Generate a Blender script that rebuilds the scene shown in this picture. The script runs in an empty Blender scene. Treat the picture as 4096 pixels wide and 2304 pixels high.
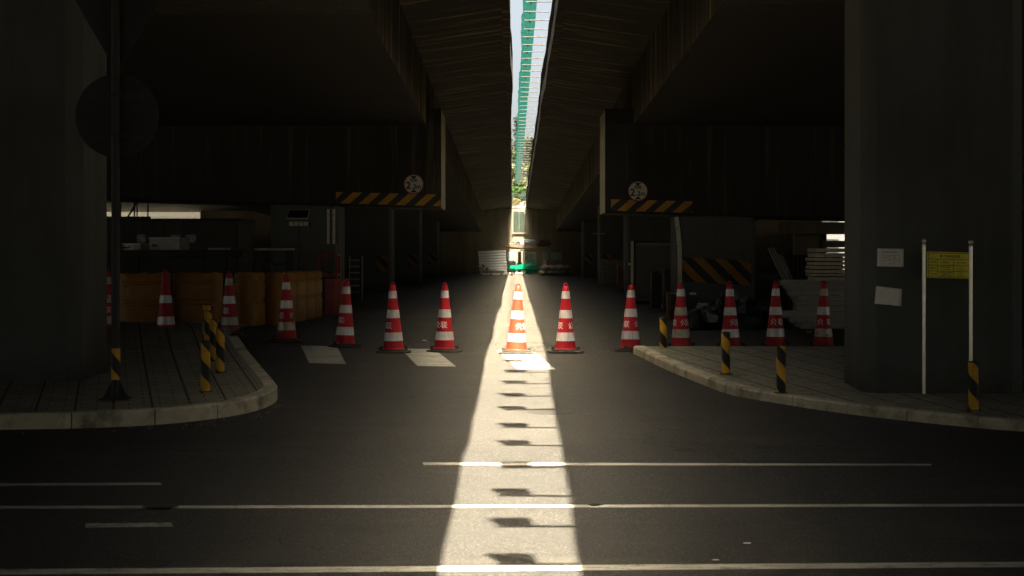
import bpy, bmesh, math, random
from mathutils import Vector, Matrix
random.seed(7)
C = bpy.context.scene.collection
R = math.radians
# ------------------------------------------------------------------ camera model (measured from the photograph)
F, CX, CY, H = 4100.0, 1290.0, 630.4, 1.364

def smooth(a, b, x):
    t = max(0.0, min(1.0, (x - a) / (b - a)))
    return t * t * (3 - 2 * t)

def ground(X, Y):
    # cross street climbs towards the bridge apron, then the yard runs level
    if Y < 1.5: z = -.829
    elif Y < 21.6: z = -.888 + .0394 * Y
    elif Y < 23.6: z = -.037 * (1 - smooth(21.0, 23.6, Y)) * 1.06
    else: z = 0.0
    t = .15 * smooth(.6, 5.2, -X) * smooth(20.5, 23.5, Y) * (1 - smooth(45, 62, Y))
    return z + t

def P(px, py, s):
    return Vector(((px - CX) / s, F / s, H - (py - CY) / s))

def G(px, py, dz=0.0):
    lo, hi = 8.0, 200.0                       # depth Y by bisection
    for _ in range(60):
        Y = .5 * (lo + hi); s = F / Y; X = (px - CX) / s
        y = CY + s * (H - ground(X, Y) - dz)
        if y > py: lo = Y
        else: hi = Y
    s = F / Y; X = (px - CX) / s
    return Vector((X, Y, ground(X, Y) + dz))

# ------------------------------------------------------------------ mesh builder
class MB:
    def __init__(self): self.v = []; self.f = []; self.m = []
    def add(self, vs, fs, m=0):
        n = len(self.v); self.v += [tuple(v) for v in vs]
        for f in fs: self.f.append(tuple(i + n for i in f)); self.m.append(m)
        return self
    def box(self, c, size, rot=None, m=0):
        x, y, z = size[0] / 2, size[1] / 2, size[2] / 2
        vs = [Vector(p) for p in ((-x,-y,-z),(x,-y,-z),(x,y,-z),(-x,y,-z),(-x,-y,z),(x,-y,z),(x,y,z),(-x,y,z))]
        if rot is not None:
            q = rot if isinstance(rot, Matrix) else Matrix.Rotation(rot, 3, 'Z')
            vs = [q @ v for v in vs]
        vs = [v + Vector(c) for v in vs]
        return self.add(vs, [(3,2,1,0),(4,5,6,7),(0,1,5,4),(1,2,6,5),(2,3,7,6),(3,0,4,7)], m)
    def beam(self, p0, p1, w, h, m=0, up=Vector((0,0,1))):
        p0, p1 = Vector(p0), Vector(p1); d = (p1 - p0); L = d.length; d = d.normalized()
        if abs(d.dot(up)) > .98: up = Vector((0,1,0))
        s = d.cross(up).normalized(); u = s.cross(d)
        q = Matrix((d, s, u)).transposed()
        return self.box((p0 + p1) / 2, (L, w, h), q, m)
    def cyl(self, p0, p1, r0, r1=None, n=16, m=0, caps=True):
        r1 = r0 if r1 is None else r1
        p0, p1 = Vector(p0), Vector(p1); d = (p1 - p0).normalized()
        a = Vector((1,0,0)) if abs(d.x) < .9 else Vector((0,1,0))
        s = d.cross(a).normalized(); u = d.cross(s)
        vs = []
        for p, r in ((p0, r0), (p1, r1)):
            for i in range(n):
                t = 2 * math.pi * i / n; vs.append(p + (s * math.cos(t) + u * math.sin(t)) * r)
        fs = [(i, (i+1) % n, n + (i+1) % n, n + i) for i in range(n)]
        if caps: fs += [tuple(range(n))[::-1], tuple(range(n, 2*n))]
        return self.add(vs, fs, m)
    def tube(self, pts, r, n=10, m=0):
        for a, b in zip(pts[:-1], pts[1:]): self.cyl(a, b, r, n=n, m=m)
        return self
    def pipe(self, p0, p1, ro, ri, n=20, m=0):
        p0, p1 = Vector(p0), Vector(p1); d = (p1 - p0).normalized()
        a = Vector((0,0,1)) if abs(d.z) < .9 else Vector((0,1,0))
        s = d.cross(a).normalized(); u = d.cross(s); vs = []
        for p, r in ((p0, ro), (p1, ro), (p1, ri), (p0, ri)):
            for i in range(n):
                t = 2 * math.pi * i / n; vs.append(p + (s * math.cos(t) + u * math.sin(t)) * r)
        fs = []
        for k in range(4):
            for i in range(n):
                j = (i + 1) % n; a0, b0 = k * n, ((k + 1) % 4) * n
                fs.append((a0 + i, a0 + j, b0 + j, b0 + i))
        return self.add(vs, fs, m)
    def lathe(self, prof, n=24, c=(0,0,0), m=0, seg=None):
        vs = []; c = Vector(c)
        for r, z in prof:
            for i in range(n):
                t = 2 * math.pi * i / n; vs.append(c + Vector((r * math.cos(t), r * math.sin(t), z)))
        fs = []
        for k in range(len(prof) - 1):
            for i in range(n):
                j = (i + 1) % n; fs.append((k*n+i, k*n+j, (k+1)*n+j, (k+1)*n+i))
        if prof[0][0] > 1e-4: fs.append(tuple(range(n))[::-1])
        if prof[-1][0] > 1e-4: fs.append(tuple(range((len(prof)-1)*n, len(prof)*n)))
        return self.add(vs, fs, m)
    def prism(self, pts, z0, z1, m=0):            # polygon in XY, counter-clockwise
        n = len(pts)
        vs = [Vector((p[0], p[1], z0)) for p in pts] + [Vector((p[0], p[1], z1)) for p in pts]
        fs = [(i, (i+1) % n, n + (i+1) % n, n + i) for i in range(n)]
        fs += [tuple(range(n))[::-1], tuple(range(n, 2*n))]
        return self.add(vs, fs, m)
    def loft(self, rings, closed=True, m=0, caps=True):
        n = len(rings[0]); vs = [p for r in rings for p in r]; fs = []
        for k in range(len(rings) - 1):
            for i in range(n if closed else n - 1):
                j = (i + 1) % n; fs.append((k*n+i, k*n+j, (k+1)*n+j, (k+1)*n+i))
        if caps and closed: fs += [tuple(range(n))[::-1], tuple(range((len(rings)-1)*n, len(rings)*n))]
        return self.add(vs, fs, m)
    def blob(self, c, size, seed=0, n=10, k=7, rough=.25, m=0, rot=0):
        rnd = random.Random(seed); vs = []; c = Vector(c); q = Matrix.Rotation(rot, 3, 'Z')
        ph = [rnd.uniform(0, 6.28) for _ in range(8)]
        for a in range(k + 1):
            th = math.pi * a / k
            for b in range(n):
                fi = 2 * math.pi * b / n
                r = 1 + rough * (math.sin(3*fi+ph[0]+2*th) * .5 + math.sin(5*th+ph[1]+fi) * .4 + rnd.uniform(-.5, .5))
                v = Vector((math.sin(th)*math.cos(fi)*r, math.sin(th)*math.sin(fi)*r, math.cos(th)*(r if 0 < a < k else 1)))
                v = q @ Vector((v.x*size[0], v.y*size[1], v.z*size[2])); vs.append(c + v)
        fs = [(a*n+b, (a+1)*n+b, (a+1)*n+(b+1)%n, a*n+(b+1)%n) for a in range(k) for b in range(n)]
        return self.add(vs, fs, m)
    def build(self, name, mats, parent=None, loc=None, smooth=True, bevel=0, rz=0):
        me = bpy.data.meshes.new(name); me.from_pydata(self.v, [], self.f)
        if not isinstance(mats, (list, tuple)): mats = [mats]
        for mt in mats: me.materials.append(mt)
        for p, i in zip(me.polygons, self.m): p.material_index = i
        bm = bmesh.new(); bm.from_mesh(me); bmesh.ops.recalc_face_normals(bm, faces=bm.faces); bm.to_mesh(me); bm.free()
        if smooth:
            for p in me.polygons: p.use_smooth = True
            me.set_sharp_from_angle(angle=R(35))
        o = bpy.data.objects.new(name, me); C.objects.link(o)
        if loc is not None: o.location = loc
        if rz: o.rotation_euler = (0, 0, rz)
        if parent: o.parent = parent
        if bevel:
            b = o.modifiers.new('bevel', 'BEVEL'); b.width = bevel; b.segments = 2; b.limit_method = 'ANGLE'; b.angle_limit = R(40)
        return o

def tag(o, label=None, cat=None, group=None, kind=None):
    if label: o['label'] = label
    if cat: o['category'] = cat
    if group: o['group'] = group
    if kind: o['kind'] = kind
    return o

def thing(name, label, cat, loc=(0,0,0), rz=0, group=None):
    o = bpy.data.objects.new(name, None); C.objects.link(o); o.empty_display_size = .1
    o.location = loc; o.rotation_euler = (0, 0, rz)
    return tag(o, label, cat, group)

def dup(root, loc, rz=0, label=None, rot=None):
    r = root.copy(); C.objects.link(r); r.location = loc; r.rotation_euler = rot if rot else (0, 0, rz)
    if label: r['label'] = label
    for ch in list(root.children):
        c = ch.copy(); C.objects.link(c); c.parent = r
        for g in list(ch.children):
            d = g.copy(); C.objects.link(d); d.parent = c
    return r

_tc = {}
def text_geo(body, size, bold=.0):
    key = (body, bold)
    if key not in _tc:
        c = bpy.data.curves.new('t', 'FONT'); c.body = body; c.size = 1; c.offset = bold; c.resolution_u = 3
        c.align_x = 'CENTER'; c.align_y = 'CENTER'
        o = bpy.data.objects.new('t', c); C.objects.link(o)
        m = o.evaluated_get(bpy.context.evaluated_depsgraph_get()).to_mesh()
        vs = [v.co.copy() for v in m.vertices]; fs = [tuple(p.vertices) for p in m.polygons]
        xs = [v.x for v in vs]; ys = [v.y for v in vs]
        cx, cy = (min(xs)+max(xs))/2, (min(ys)+max(ys))/2
        vs = [Vector((v.x - cx, v.y - cy, 0)) for v in vs]
        bpy.data.objects.remove(o); bpy.data.curves.remove(c)
        _tc[key] = (vs, fs)
    vs, fs = _tc[key]
    return [v * size for v in vs], fs

def flat_text(mb, body, size, at, bold=.01, m=0, skew=0.0):     # text in the XZ plane facing -Y
    vs, fs = text_geo(body, size, bold)
    mb.add([Vector((at[0] + v.x, at[1], at[2] + v.y + skew * v.x)) for v in vs], fs, m)

# ------------------------------------------------------------------ materials
class NT:
    def __init__(self, name):
        self.mat = bpy.data.materials.new(name); self.mat.use_nodes = True
        self.t = self.mat.node_tree; self.n = self.t.nodes; self.b = self.n['Principled BSDF']
        self.tc = self.n.new('ShaderNodeTexCoord'); self.obj = self.tc.outputs['Object']
    def link(self, a, b): self.t.links.new(a, b)
    def val(self, sock, v):
        if isinstance(v, bpy.types.NodeSocket): self.link(v, sock)
        elif hasattr(sock.default_value, '__len__') and isinstance(v, (tuple, list)) and len(v) == 3 and len(sock.default_value) == 4:
            sock.default_value = (*v, 1)
        else: sock.default_value = v
    def map(self, scale, src=None):
        m = self.n.new('ShaderNodeMapping'); self.link(src or self.obj, m.inputs[0]); m.inputs['Scale'].default_value = scale
        return m.outputs[0]
    def noise(self, scale=5, detail=4, rough=.55, vec=None, dist=0):
        x = self.n.new('ShaderNodeTexNoise'); self.link(vec or self.obj, x.inputs['Vector'])
        x.inputs['Scale'].default_value = scale; x.inputs['Detail'].default_value = detail
        x.inputs['Roughness'].default_value = rough; x.inputs['Distortion'].default_value = dist
        return x.outputs['Fac']
    def ramp(self, fac, lo, hi, a=0.0, b=1.0):
        x = self.n.new('ShaderNodeMapRange'); self.val(x.inputs[0], fac)
        x.inputs[1].default_value = lo; x.inputs[2].default_value = hi; x.inputs[3].default_value = a; x.inputs[4].default_value = b
        return x.outputs[0]
    def mix(self, fac, a, b, mode='MIX'):
        x = self.n.new('ShaderNodeMix'); x.data_type = 'RGBA'; x.blend_type = mode
        self.val(x.inputs['Factor'], fac); self.val(x.inputs[6], a); self.val(x.inputs[7], b)
        return x.outputs[2]
    def math(self, op, a, b=0.0, c=0.0):
        x = self.n.new('ShaderNodeMath'); x.operation = op
        for i, v in enumerate((a, b, c)): self.val(x.inputs[i], v)
        return x.outputs[0]
    def sep(self, vec=None):
        x = self.n.new('ShaderNodeSeparateXYZ'); self.link(vec or self.obj, x.inputs[0]); return x.outputs
    def bump(self, h, strength=.3, dist=.01):
        x = self.n.new('ShaderNodeBump'); x.inputs['Strength'].default_value = strength; x.inputs['Distance'].default_value = dist
        self.link(h, x.inputs['Height']); self.link(x.outputs[0], self.b.inputs['Normal'])
    def out(self, col, rough=.7, metal=0.0, spec=.5):
        self.val(self.b.inputs['Base Color'], col); self.val(self.b.inputs['Roughness'], rough)
        self.b.inputs['Metallic'].default_value = metal; self.b.inputs['Specular IOR Level'].default_value = spec
        return self.mat

def sc(c, k): return tuple(min(1, max(0, x * k)) for x in c)

def plain(name, col, rough=.7, metal=0, var=.2, scale=3, dirt=.25, dirtcol=(.05,.042,.03), bump=.15, spec=.4, grain=60):
    m = NT(name)
    c = m.mix(m.ramp(m.noise(scale, 5), .3, .7), sc(col, 1 - var), sc(col, 1 + var))
    d = m.ramp(m.noise(scale * 1.7, 6, .7, dist=.6), .52, .72, 0, dirt)
    c = m.mix(d, c, dirtcol)
    m.bump(m.noise(grain, 3), bump, .004)
    rr = m.ramp(m.noise(scale * 2, 4), .3, .7, max(.05, rough - .12), min(1, rough + .12))
    return m.out(c, rr, metal, spec)

def asphalt():
    m = NT('asphalt')
    big = m.noise(.32, 5, .6); mid = m.noise(2.2, 6, .65, vec=m.map((1, .55, 1))); fine = m.noise(70, 3, .8)
    vor = m.n.new('ShaderNodeTexVoronoi'); m.link(m.obj, vor.inputs['Vector']); vor.inputs['Scale'].default_value = 105
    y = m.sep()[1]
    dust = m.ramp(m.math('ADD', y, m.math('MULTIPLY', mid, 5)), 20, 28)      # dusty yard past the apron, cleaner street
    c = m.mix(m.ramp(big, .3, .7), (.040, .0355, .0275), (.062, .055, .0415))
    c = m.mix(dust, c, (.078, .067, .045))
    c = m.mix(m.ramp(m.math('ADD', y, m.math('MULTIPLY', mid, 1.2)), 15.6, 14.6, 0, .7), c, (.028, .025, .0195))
    c = m.mix(m.ramp(mid, .45, .75, 0, .5), c, (.04, .036, .03))
    c = m.mix(m.ramp(fine, .35, .7), sc((1, 1, 1), .62), sc((1, 1, 1), 1.0), 'MIX') if False else c
    c = m.mix(m.ramp(m.noise(24, 4, .75), .35, .68), sc((1, 1, 1), .55), sc((1, 1, 1), 1.0), 'MIX') if False else m.mix(m.ramp(m.noise(24, 5, .8), .38, .66, .55, 0), c, (.018, .0165, .014))
    x = m.n.new('ShaderNodeSeparateColor'); m.link(vor.outputs['Color'], x.inputs[0])
    c = m.mix(m.ramp(x.outputs[0], .80, .98, 0, .5), c, (.14, .13, .105))
    c = m.mix(m.ramp(x.outputs[1], .7, 1, 0, .6), c, (.017, .017, .015))
    # tyre polished tracks and smears across the street
    tr = m.noise(1.1, 4, .6, vec=m.map((.12, 1.6, 1)))
    c = m.mix(m.ramp(tr, .5, .72, 0, .45), c, (.034, .032, .028))
    pale = m.noise(.8, 5, .7, vec=m.map((.35, 1.2, 1)), dist=.4)
    c = m.mix(m.ramp(pale, .56, .75, 0, .45), c, (.092, .08, .056))
    cv = m.n.new('ShaderNodeTexVoronoi'); cv.feature = 'DISTANCE_TO_EDGE'; cv.inputs['Scale'].default_value = .33
    dv = m.n.new('ShaderNodeVectorMath'); dv.operation = 'ADD'; nz = m.n.new('ShaderNodeTexNoise'); m.link(m.obj, nz.inputs['Vector']); nz.inputs['Scale'].default_value = 1.6; nz.inputs['Detail'].default_value = 6
    m.link(m.obj, dv.inputs[0]); m.link(nz.outputs['Color'], dv.inputs[1]); m.link(dv.outputs[0], cv.inputs['Vector'])
    ck = m.math('MULTIPLY', m.ramp(cv.outputs['Distance'], .002, .0055, 1, 0), m.ramp(m.noise(.4, 3), .45, .6))
    c = m.mix(m.math('MULTIPLY', ck, .75), c, (.008, .0075, .006))
    oil = m.noise(.55, 4, .6, vec=m.map((.8, 1.6, 1)), dist=.8)
    c = m.mix(m.ramp(oil, .60, .70, 0, .55), c, (.016, .0145, .012))
    h = m.math('ADD', m.math('MULTIPLY', vor.outputs['Distance'], 1.2), fine)
    m.bump(h, .55, .006)
    return m.out(c, .82, 0, .35)

def paver_mat():
    m = NT('concrete_pavers')
    br = m.n.new('ShaderNodeTexBrick'); mp = m.n.new('ShaderNodeMapping'); m.link(m.obj, mp.inputs[0]); mp.inputs['Rotation'].default_value = (0, 0, R(-13.8)); m.link(mp.outputs[0], br.inputs['Vector'])
    br.inputs['Scale'].default_value = 1; br.inputs['Brick Width'].default_value = .30; br.inputs['Row Height'].default_value = .15
    br.inputs['Mortar Size'].default_value = .007; br.inputs['Mortar Smooth'].default_value = .3; br.inputs['Bias'].default_value = 0
    br.inputs['Color1'].default_value = (.28, .25, .165, 1); br.inputs['Color2'].default_value = (.38, .335, .22, 1); br.inputs['Mortar'].default_value = (.03, .028, .022, 1)
    xs = m.sep(mp.outputs[0])
    fx = m.math('FRACT', m.math('MULTIPLY', xs[0], 1 / .36))
    gl = m.math('LESS_THAN', fx, .07)
    c = m.mix(gl, br.outputs['Color'], (.025, .023, .018))
    n = m.noise(1.3, 6, .65)
    c = m.mix(m.ramp(n, .45, .75, 0, .6), c, (.15, .13, .085))
    c = m.mix(m.ramp(m.noise(90, 2), .3, .75, 0, .35), c, (.26, .245, .2))
    h = m.math('SUBTRACT', br.outputs['Fac'], m.math('MULTIPLY', gl, -1))
    m.bump(m.math('MULTIPLY', h, -1), .6, .006)
    return m.out(c, .8, 0, .35)

def concrete(name, col, streak=None, amt=.5, sc1=1.0, stain=(.045,.036,.022), light=None, rough=.85, plank=None, foot=False, th=(.48, .7)):
    m = NT(name)
    c = m.mix(m.ramp(m.noise(sc1, 6, .6), .3, .7), sc(col, .75), sc(col, 1.2))
    if streak:
        s = m.noise(1.0, 6, .7, vec=m.map(streak), dist=.15)
        c = m.mix(m.ramp(s, th[0], th[1], 0, amt), c, stain)
        if light:
            s2 = m.noise(1.3, 5, .7, vec=m.map((streak[0] * 1.3, streak[1] * 1.3, streak[2] * 1.3)))
            c = m.mix(m.ramp(s2, .54, .64, 0, .85), c, light)
    if plank:
        p = m.math('FRACT', m.math('MULTIPLY', m.sep()[plank[0]], 1 / plank[1]))
        c = m.mix(m.math('MULTIPLY', m.math('LESS_THAN', p, .035), .5), c, (.012, .010, .007))
    c = m.mix(m.ramp(m.noise(9, 6, .75), .58, .78, 0, .5), c, stain)
    if foot:
        g = m.math('SUBTRACT', m.math('MULTIPLY', m.noise(2.2, 6, .7), .9), m.sep()[2])
        c = m.mix(m.ramp(g, .05, .42, 0, .7), c, stain)
    m.bump(m.noise(35, 5, .7), .3, .008)
    return m.out(c, rough, 0, .3)

def hazard(name, axis, period, slope, a=(.34, .165, .008), b=(.014, .013, .012), helix=False, shift=0.0):
    m = NT(name); xs = m.sep()
    if helix:
        ang = m.math('DIVIDE', m.math('ARCTAN2', xs[1], xs[0]), 2 * math.pi)
        u = m.math('SUBTRACT', m.math('DIVIDE', xs[2], period), m.math('MULTIPLY', ang, slope))
    else:
        u = m.math('DIVIDE', m.math('ADD', xs[axis], m.math('MULTIPLY', xs[2], slope)), period)
    u = m.math('FRACT', m.math('ADD', u, shift))
    f = m.math('LESS_THAN', u, .5)
    worn = m.ramp(m.noise(14, 6, .7), .60, .72, 0, .75)
    c = m.mix(f, m.mix(m.ramp(m.noise(5, 4), .3, .7), sc(a, .75), sc(a, 1.15)), b)
    c = m.mix(worn, c, (.07, .06, .045))
    return m.out(c, .55, 0, .4)

M = {}
M['asphalt'] = asphalt()
M['pavers'] = paver_mat()
M['kerb'] = concrete('kerb_stone', (.52, .46, .31), (3.2, 3.2, 2.4), .7, 3, (.07, .062, .038), th=(.50, .68))
M['paint'] = None
def road_paint():
    m = NT('road_paint')
    w = m.noise(7, 7, .75, vec=m.map((.6, 2.5, 1))); w2 = m.noise(60, 3, .7)
    k = m.ramp(m.math('ADD', w, m.math('MULTIPLY', w2, .5)), .74, .90, 0, .9)
    c = m.mix(m.ramp(m.noise(2.5, 4), .3, .7), (.34, .318, .245), (.45, .42, .34))
    c = m.mix(k, c, (.10, .094, .08))
    m.bump(w2, .3, .004)
    return m.out(c, .7, 0, .3)
M['paint'] = road_paint()
def faded():
    m = NT('worn_road_paint')
    c = m.mix(m.ramp(m.noise(9, 7, .8), .4, .62), (.33, .31, .25), (.09, .085, .073)); return m.out(c, .8)
M['faded'] = faded()
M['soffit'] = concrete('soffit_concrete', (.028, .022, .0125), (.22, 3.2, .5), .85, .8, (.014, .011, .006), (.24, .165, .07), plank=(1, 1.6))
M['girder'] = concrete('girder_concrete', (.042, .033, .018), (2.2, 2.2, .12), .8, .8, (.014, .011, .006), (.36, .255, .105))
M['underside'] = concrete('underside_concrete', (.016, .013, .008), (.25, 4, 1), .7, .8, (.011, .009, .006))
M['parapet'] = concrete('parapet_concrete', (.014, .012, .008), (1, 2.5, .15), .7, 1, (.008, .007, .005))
M['pier'] = concrete('pier_paint', (.085, .09, .08), (2.2, 2.2, .25), .45, .5, (.04, .036, .026), foot=True)
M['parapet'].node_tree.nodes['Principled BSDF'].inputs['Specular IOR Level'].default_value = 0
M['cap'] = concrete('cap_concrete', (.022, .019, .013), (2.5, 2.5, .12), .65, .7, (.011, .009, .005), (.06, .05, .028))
M['lit_end'] = concrete('lit_end_concrete', (.42, .37, .24), (9, 9, .1), .6, 2, (.16, .13, .08))  # paler copy of the cap concrete, light from the gap put into the colour
M['wall'] = concrete('abutment_concrete', (.20, .165, .105), (1.4, 1.4, .1), .5, .6, (.06, .047, .028))
M['haz_cap'] = hazard('hazard_paint_cap', 0, .41, -1.15)
M['haz_col'] = hazard('hazard_paint_column', 0, .46, 1.0, (.25, .115, .006))
M['haz_bol'] = hazard('hazard_paint_bollard', 2, .32, -1.0, (.62, .33, .015), (.012, .012, .012), helix=True)
M['haz_bol2'] = hazard('hazard_paint_bollard_turned', 2, .32, -1.0, (.62, .33, .015), (.012, .012, .012), helix=True, shift=.45)
M['steel'] = NT('stainless_steel').out((.66, .63, .52), .3, 1.0)
M['galv'] = plain('galvanised_steel', (.36, .35, .29), .5, .15, .15, 5, .35)
M['gdark'] = plain('dark_steel', (.03, .03, .027), .6, .3, .2, 4, .3)
M['black'] = plain('black_rubber', (.022, .021, .019), .75, 0, .25, 8, .45, (.09, .08, .06))
M['signback'] = plain('sign_back', (.02, .02, .019), .6, .2, .15, 2, .2)
M['white'] = plain('white_sheet', (.42, .39, .28), .5, 0, .05, 4, .12)
M['signred'] = plain('sign_red', (.14, .006, .012), .5, 0, .1, 4, .2)
M['signblack'] = plain('sign_black', (.012, .012, .013), .5, 0, .1, 4, .1)
M['ink'] = plain('ink', (.02, .02, .015), .7, 0, .1, 4, 0)
M['paper'] = plain('paper', (.74, .71, .62), .8, 0, .10, 12, .10, (.28, .26, .2))
M['board'] = plain('yellow_board', (.76, .68, .06), .45, 0, .1, 10, .15, (.25, .22, .04))
M['barrier'] = plain('yellow_plastic', (.26, .115, .008), .5, 0, .12, 5, .45, (.10, .05, .012))
M['fin'] = None
def fin_mat():
    m = NT('green_plastic')
    c = m.mix(m.ramp(m.noise(3, 4), .3, .7), (.0008, .034, .028), (.0015, .055, .045)); m.out(c, .65, 0, .12)
    tr = m.n.new('ShaderNodeBsdfTranslucent'); m.val(tr.inputs[0], (.006, .30, .22))
    mx = m.n.new('ShaderNodeMixShader'); mx.inputs[0].default_value = .08
    m.link(m.b.outputs[0], mx.inputs[1]); m.link(tr.outputs[0], mx.inputs[2]); m.link(mx.outputs[0], m.n['Material Output'].inputs[0])
    return m.mat
M['fin'] = fin_mat()
M['green'] = plain('green_paint', (.004, .26, .13), .45, 0, .2, 5, .25)
M['wood'] = plain('weathered_timber', (.15, .11, .065), .85, 0, .3, 6, .4)
M['ply'] = plain('pale_formwork', (.50, .45, .32), .75, 0, .2, 5, .45, (.05, .042, .028))
M['pvc'] = plain('pale_pipe', (.26, .26, .235), .45, 0, .1, 3, .2)
M['brownpipe'] = plain('brown_pipe', (.19, .13, .07), .7, 0, .2, 5, .4)
M['panel'] = plain('white_steel_panel', (.70, .69, .66), .45, .2, .1, 3, .2)
M['stone'] = concrete('rubble_concrete', (.20, .175, .125), None, .5, 4)
M['bag'] = plain('woven_bag', (.24, .20, .14), .8, 0, .3, 5, .4)
M['wrap'] = plain('plastic_wrap', (.22, .27, .25), .25, 0, .35, 6, .3, (.06, .07, .06))
M['tarp'] = plain('black_tarp', (.022, .022, .02), .35, 0, .3, 5, .2, (.035, .032, .025), bump=.3)
M['redsteel'] = plain('red_painted_steel', (.22, .02, .015), .5, 0, .2, 5, .35)
M['cabin'] = plain('drab_sheet_metal', (.07, .066, .045), .6, .1, .15, 2, .3)
M['cream'] = plain('cream_wall', (.22, .185, .11), .8, 0, .1, .5, .25, (.3, .25, .16))
def banded():
    m = NT('banded_wall'); f = m.math('FRACT', m.math('MULTIPLY', m.sep()[2], 1 / .55))
    c = m.mix(m.math('LESS_THAN', f, .3), (.020, .018, .010), (.009, .008, .005)); c = m.mix(m.ramp(m.noise(.6, 5), .45, .7, 0, .5), c, (.018, .016, .010)); return m.out(c, .8)
M['banded'] = banded()
M['dullwall'] = plain('grey_wall', (.10, .10, .10), .8, 0, .1, .5, .25)
M['dwindow'] = plain('dark_glass', (.02, .022, .02), .15, 0, .2, 3, 0)
M['led'] = plain('led_lens', (.58, .55, .36), .25, 0, .1, 10, .1)
M['rust'] = plain('rusty_steel', (.16, .075, .035), .8, .2, .35, 8, .5)
M['bracket'] = plain('bracket_steel', (.11, .105, .09), .6, 0, .1, 4, .2)
M['leaf'] = None
def leaf(name, a, b):
    m = NT(name); oi = m.n.new('ShaderNodeNewGeometry')
    c = m.mix(oi.outputs['Random Per Island'], a, b); m.out(c, .55, 0, .4)
    tr = m.n.new('ShaderNodeBsdfTranslucent'); m.link(c, tr.inputs[0])
    mx = m.n.new('ShaderNodeMixShader'); mx.inputs[0].default_value = .3
    m.link(m.b.outputs[0], mx.inputs[1]); m.link(tr.outputs[0], mx.inputs[2]); m.link(mx.outputs[0], m.n['Material Output'].inputs[0])
    return m.mat
M['leaf'] = leaf('broad_leaves', (.022, .055, .01), (.05, .085, .016))
M['leaf2'] = leaf('dark_needles', (.016, .025, .01), (.034, .042, .018))
M['leaf3'] = leaf('olive_leaves', (.05, .07, .016), (.085, .09, .025))
M['bark'] = plain('bark', (.10, .075, .05), .9, 0, .3, 8, .3)
M['soil'] = plain('soil', (.09, .072, .045), .95, 0, .3, 2, .3)

def cone_red(name, col):
    m = NT(name); oi = m.n.new('ShaderNodeObjectInfo')
    xs = m.sep()
    c = m.mix(m.ramp(m.noise(6, 5), .3, .7), sc(col, .8), sc(col, 1.1))
    c = m.mix(m.math('MULTIPLY', m.ramp(m.noise(11, 6, .75), .52, .72, 0, .8), m.ramp(xs[2], .0, .45, 1, .35)), c, (.06, .02, .015))
    m.bump(m.noise(30, 3), .1, .003)
    return m.out(c, .5, 0, .4)
M['cone'] = cone_red('cone_red', (.38, .005, .012))
M['cone_sunlit'] = cone_red('cone_red_sunlit', (.62, .055, .022))  # brighter, more orange copy of the cone red, with sunlight put into the colour
def band_mat(name, col, torn):
    m = NT(name); oi = m.n.new('ShaderNodeObjectInfo')
    v = m.n.new('ShaderNodeVectorMath'); v.operation = 'ADD'; m.link(m.obj, v.inputs[0])
    cb = m.n.new('ShaderNodeCombineXYZ'); r7 = m.math('MULTIPLY', oi.outputs['Random'], 37)
    m.link(r7, cb.inputs[0]); m.link(r7, cb.inputs[1]); m.link(cb.outputs[0], v.inputs[1])
    n = m.noise(16, 6, .65, vec=v.outputs[0]); s = m.noise(1, 4, .6, vec=m.map((60, 60, 4), v.outputs[0]))
    c = m.mix(m.ramp(s, .35, .7), sc(col, .72), sc(col, 1.1))
    c = m.mix(m.ramp(n, torn, torn + .05, 0, .85), c, (.10, .07, .05))
    return m.out(c, .32, .25, .5)
M['band'] = band_mat('reflective_band', (.66, .65, .60), .70)
M['band_worn'] = band_mat('worn_reflective_band', (.46, .43, .33), .58)

# ------------------------------------------------------------------ ground, pavements, kerbs
def frange(a, b, s):
    n = int(round((b - a) / s)); return [a + (b - a) * i / n for i in range(n + 1)]
xs = [-400, -150, -60, -30] + frange(-16, 16, .8) + [30, 60, 150, 400]
ys = [-400, -120, -60, -30] + frange(-12, 34, .4) + frange(36, 100, 2) + [130, 180, 260, 400]
mb = MB()
mb.v = [(x, y, ground(x, y)) for y in ys for x in xs]; nx = len(xs)
for j in range(len(ys) - 1):
    for i in range(nx - 1): mb.f.append((j*nx+i, j*nx+i+1, (j+1)*nx+i+1, (j+1)*nx+i)); mb.m.append(0)
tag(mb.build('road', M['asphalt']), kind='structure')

KL = [(-520, 1086), (0, 1081), (225, 1077), (390, 1069), (520, 1056), (620, 1040), (672, 1024), (698, 1006), (690, 988), (664, 956), (640, 926), (618, 896), (599, 868)]
KR = [(1592, 890), (1630, 908), (1680, 932), (1760, 965), (1840, 994), (1940, 1012), (2050, 1030), (2200, 1050), (2400, 1071), (2576, 1086), (3300, 1135)]
def resample(pts, step):
    out = [pts[0]]; acc = 0
    # smooth polyline first (Catmull-Rom)
    P4 = [pts[0]] + pts + [pts[-1]]; dense = []
    for i in range(1, len(P4) - 2):
        for k in range(12):
            t = k / 12; a, b, c, d = P4[i-1], P4[i], P4[i+1], P4[i+2]
            dense.append(.5 * ((2*b) + (c-a)*t + (2*a-5*b+4*c-d)*t*t + (3*b-a-3*c+d)*t**3))
    dense.append(pts[-1]); out = [dense[0]]
    for p in dense[1:]:
        if (p - out[-1]).length >= step: out.append(p)
    return out
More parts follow.
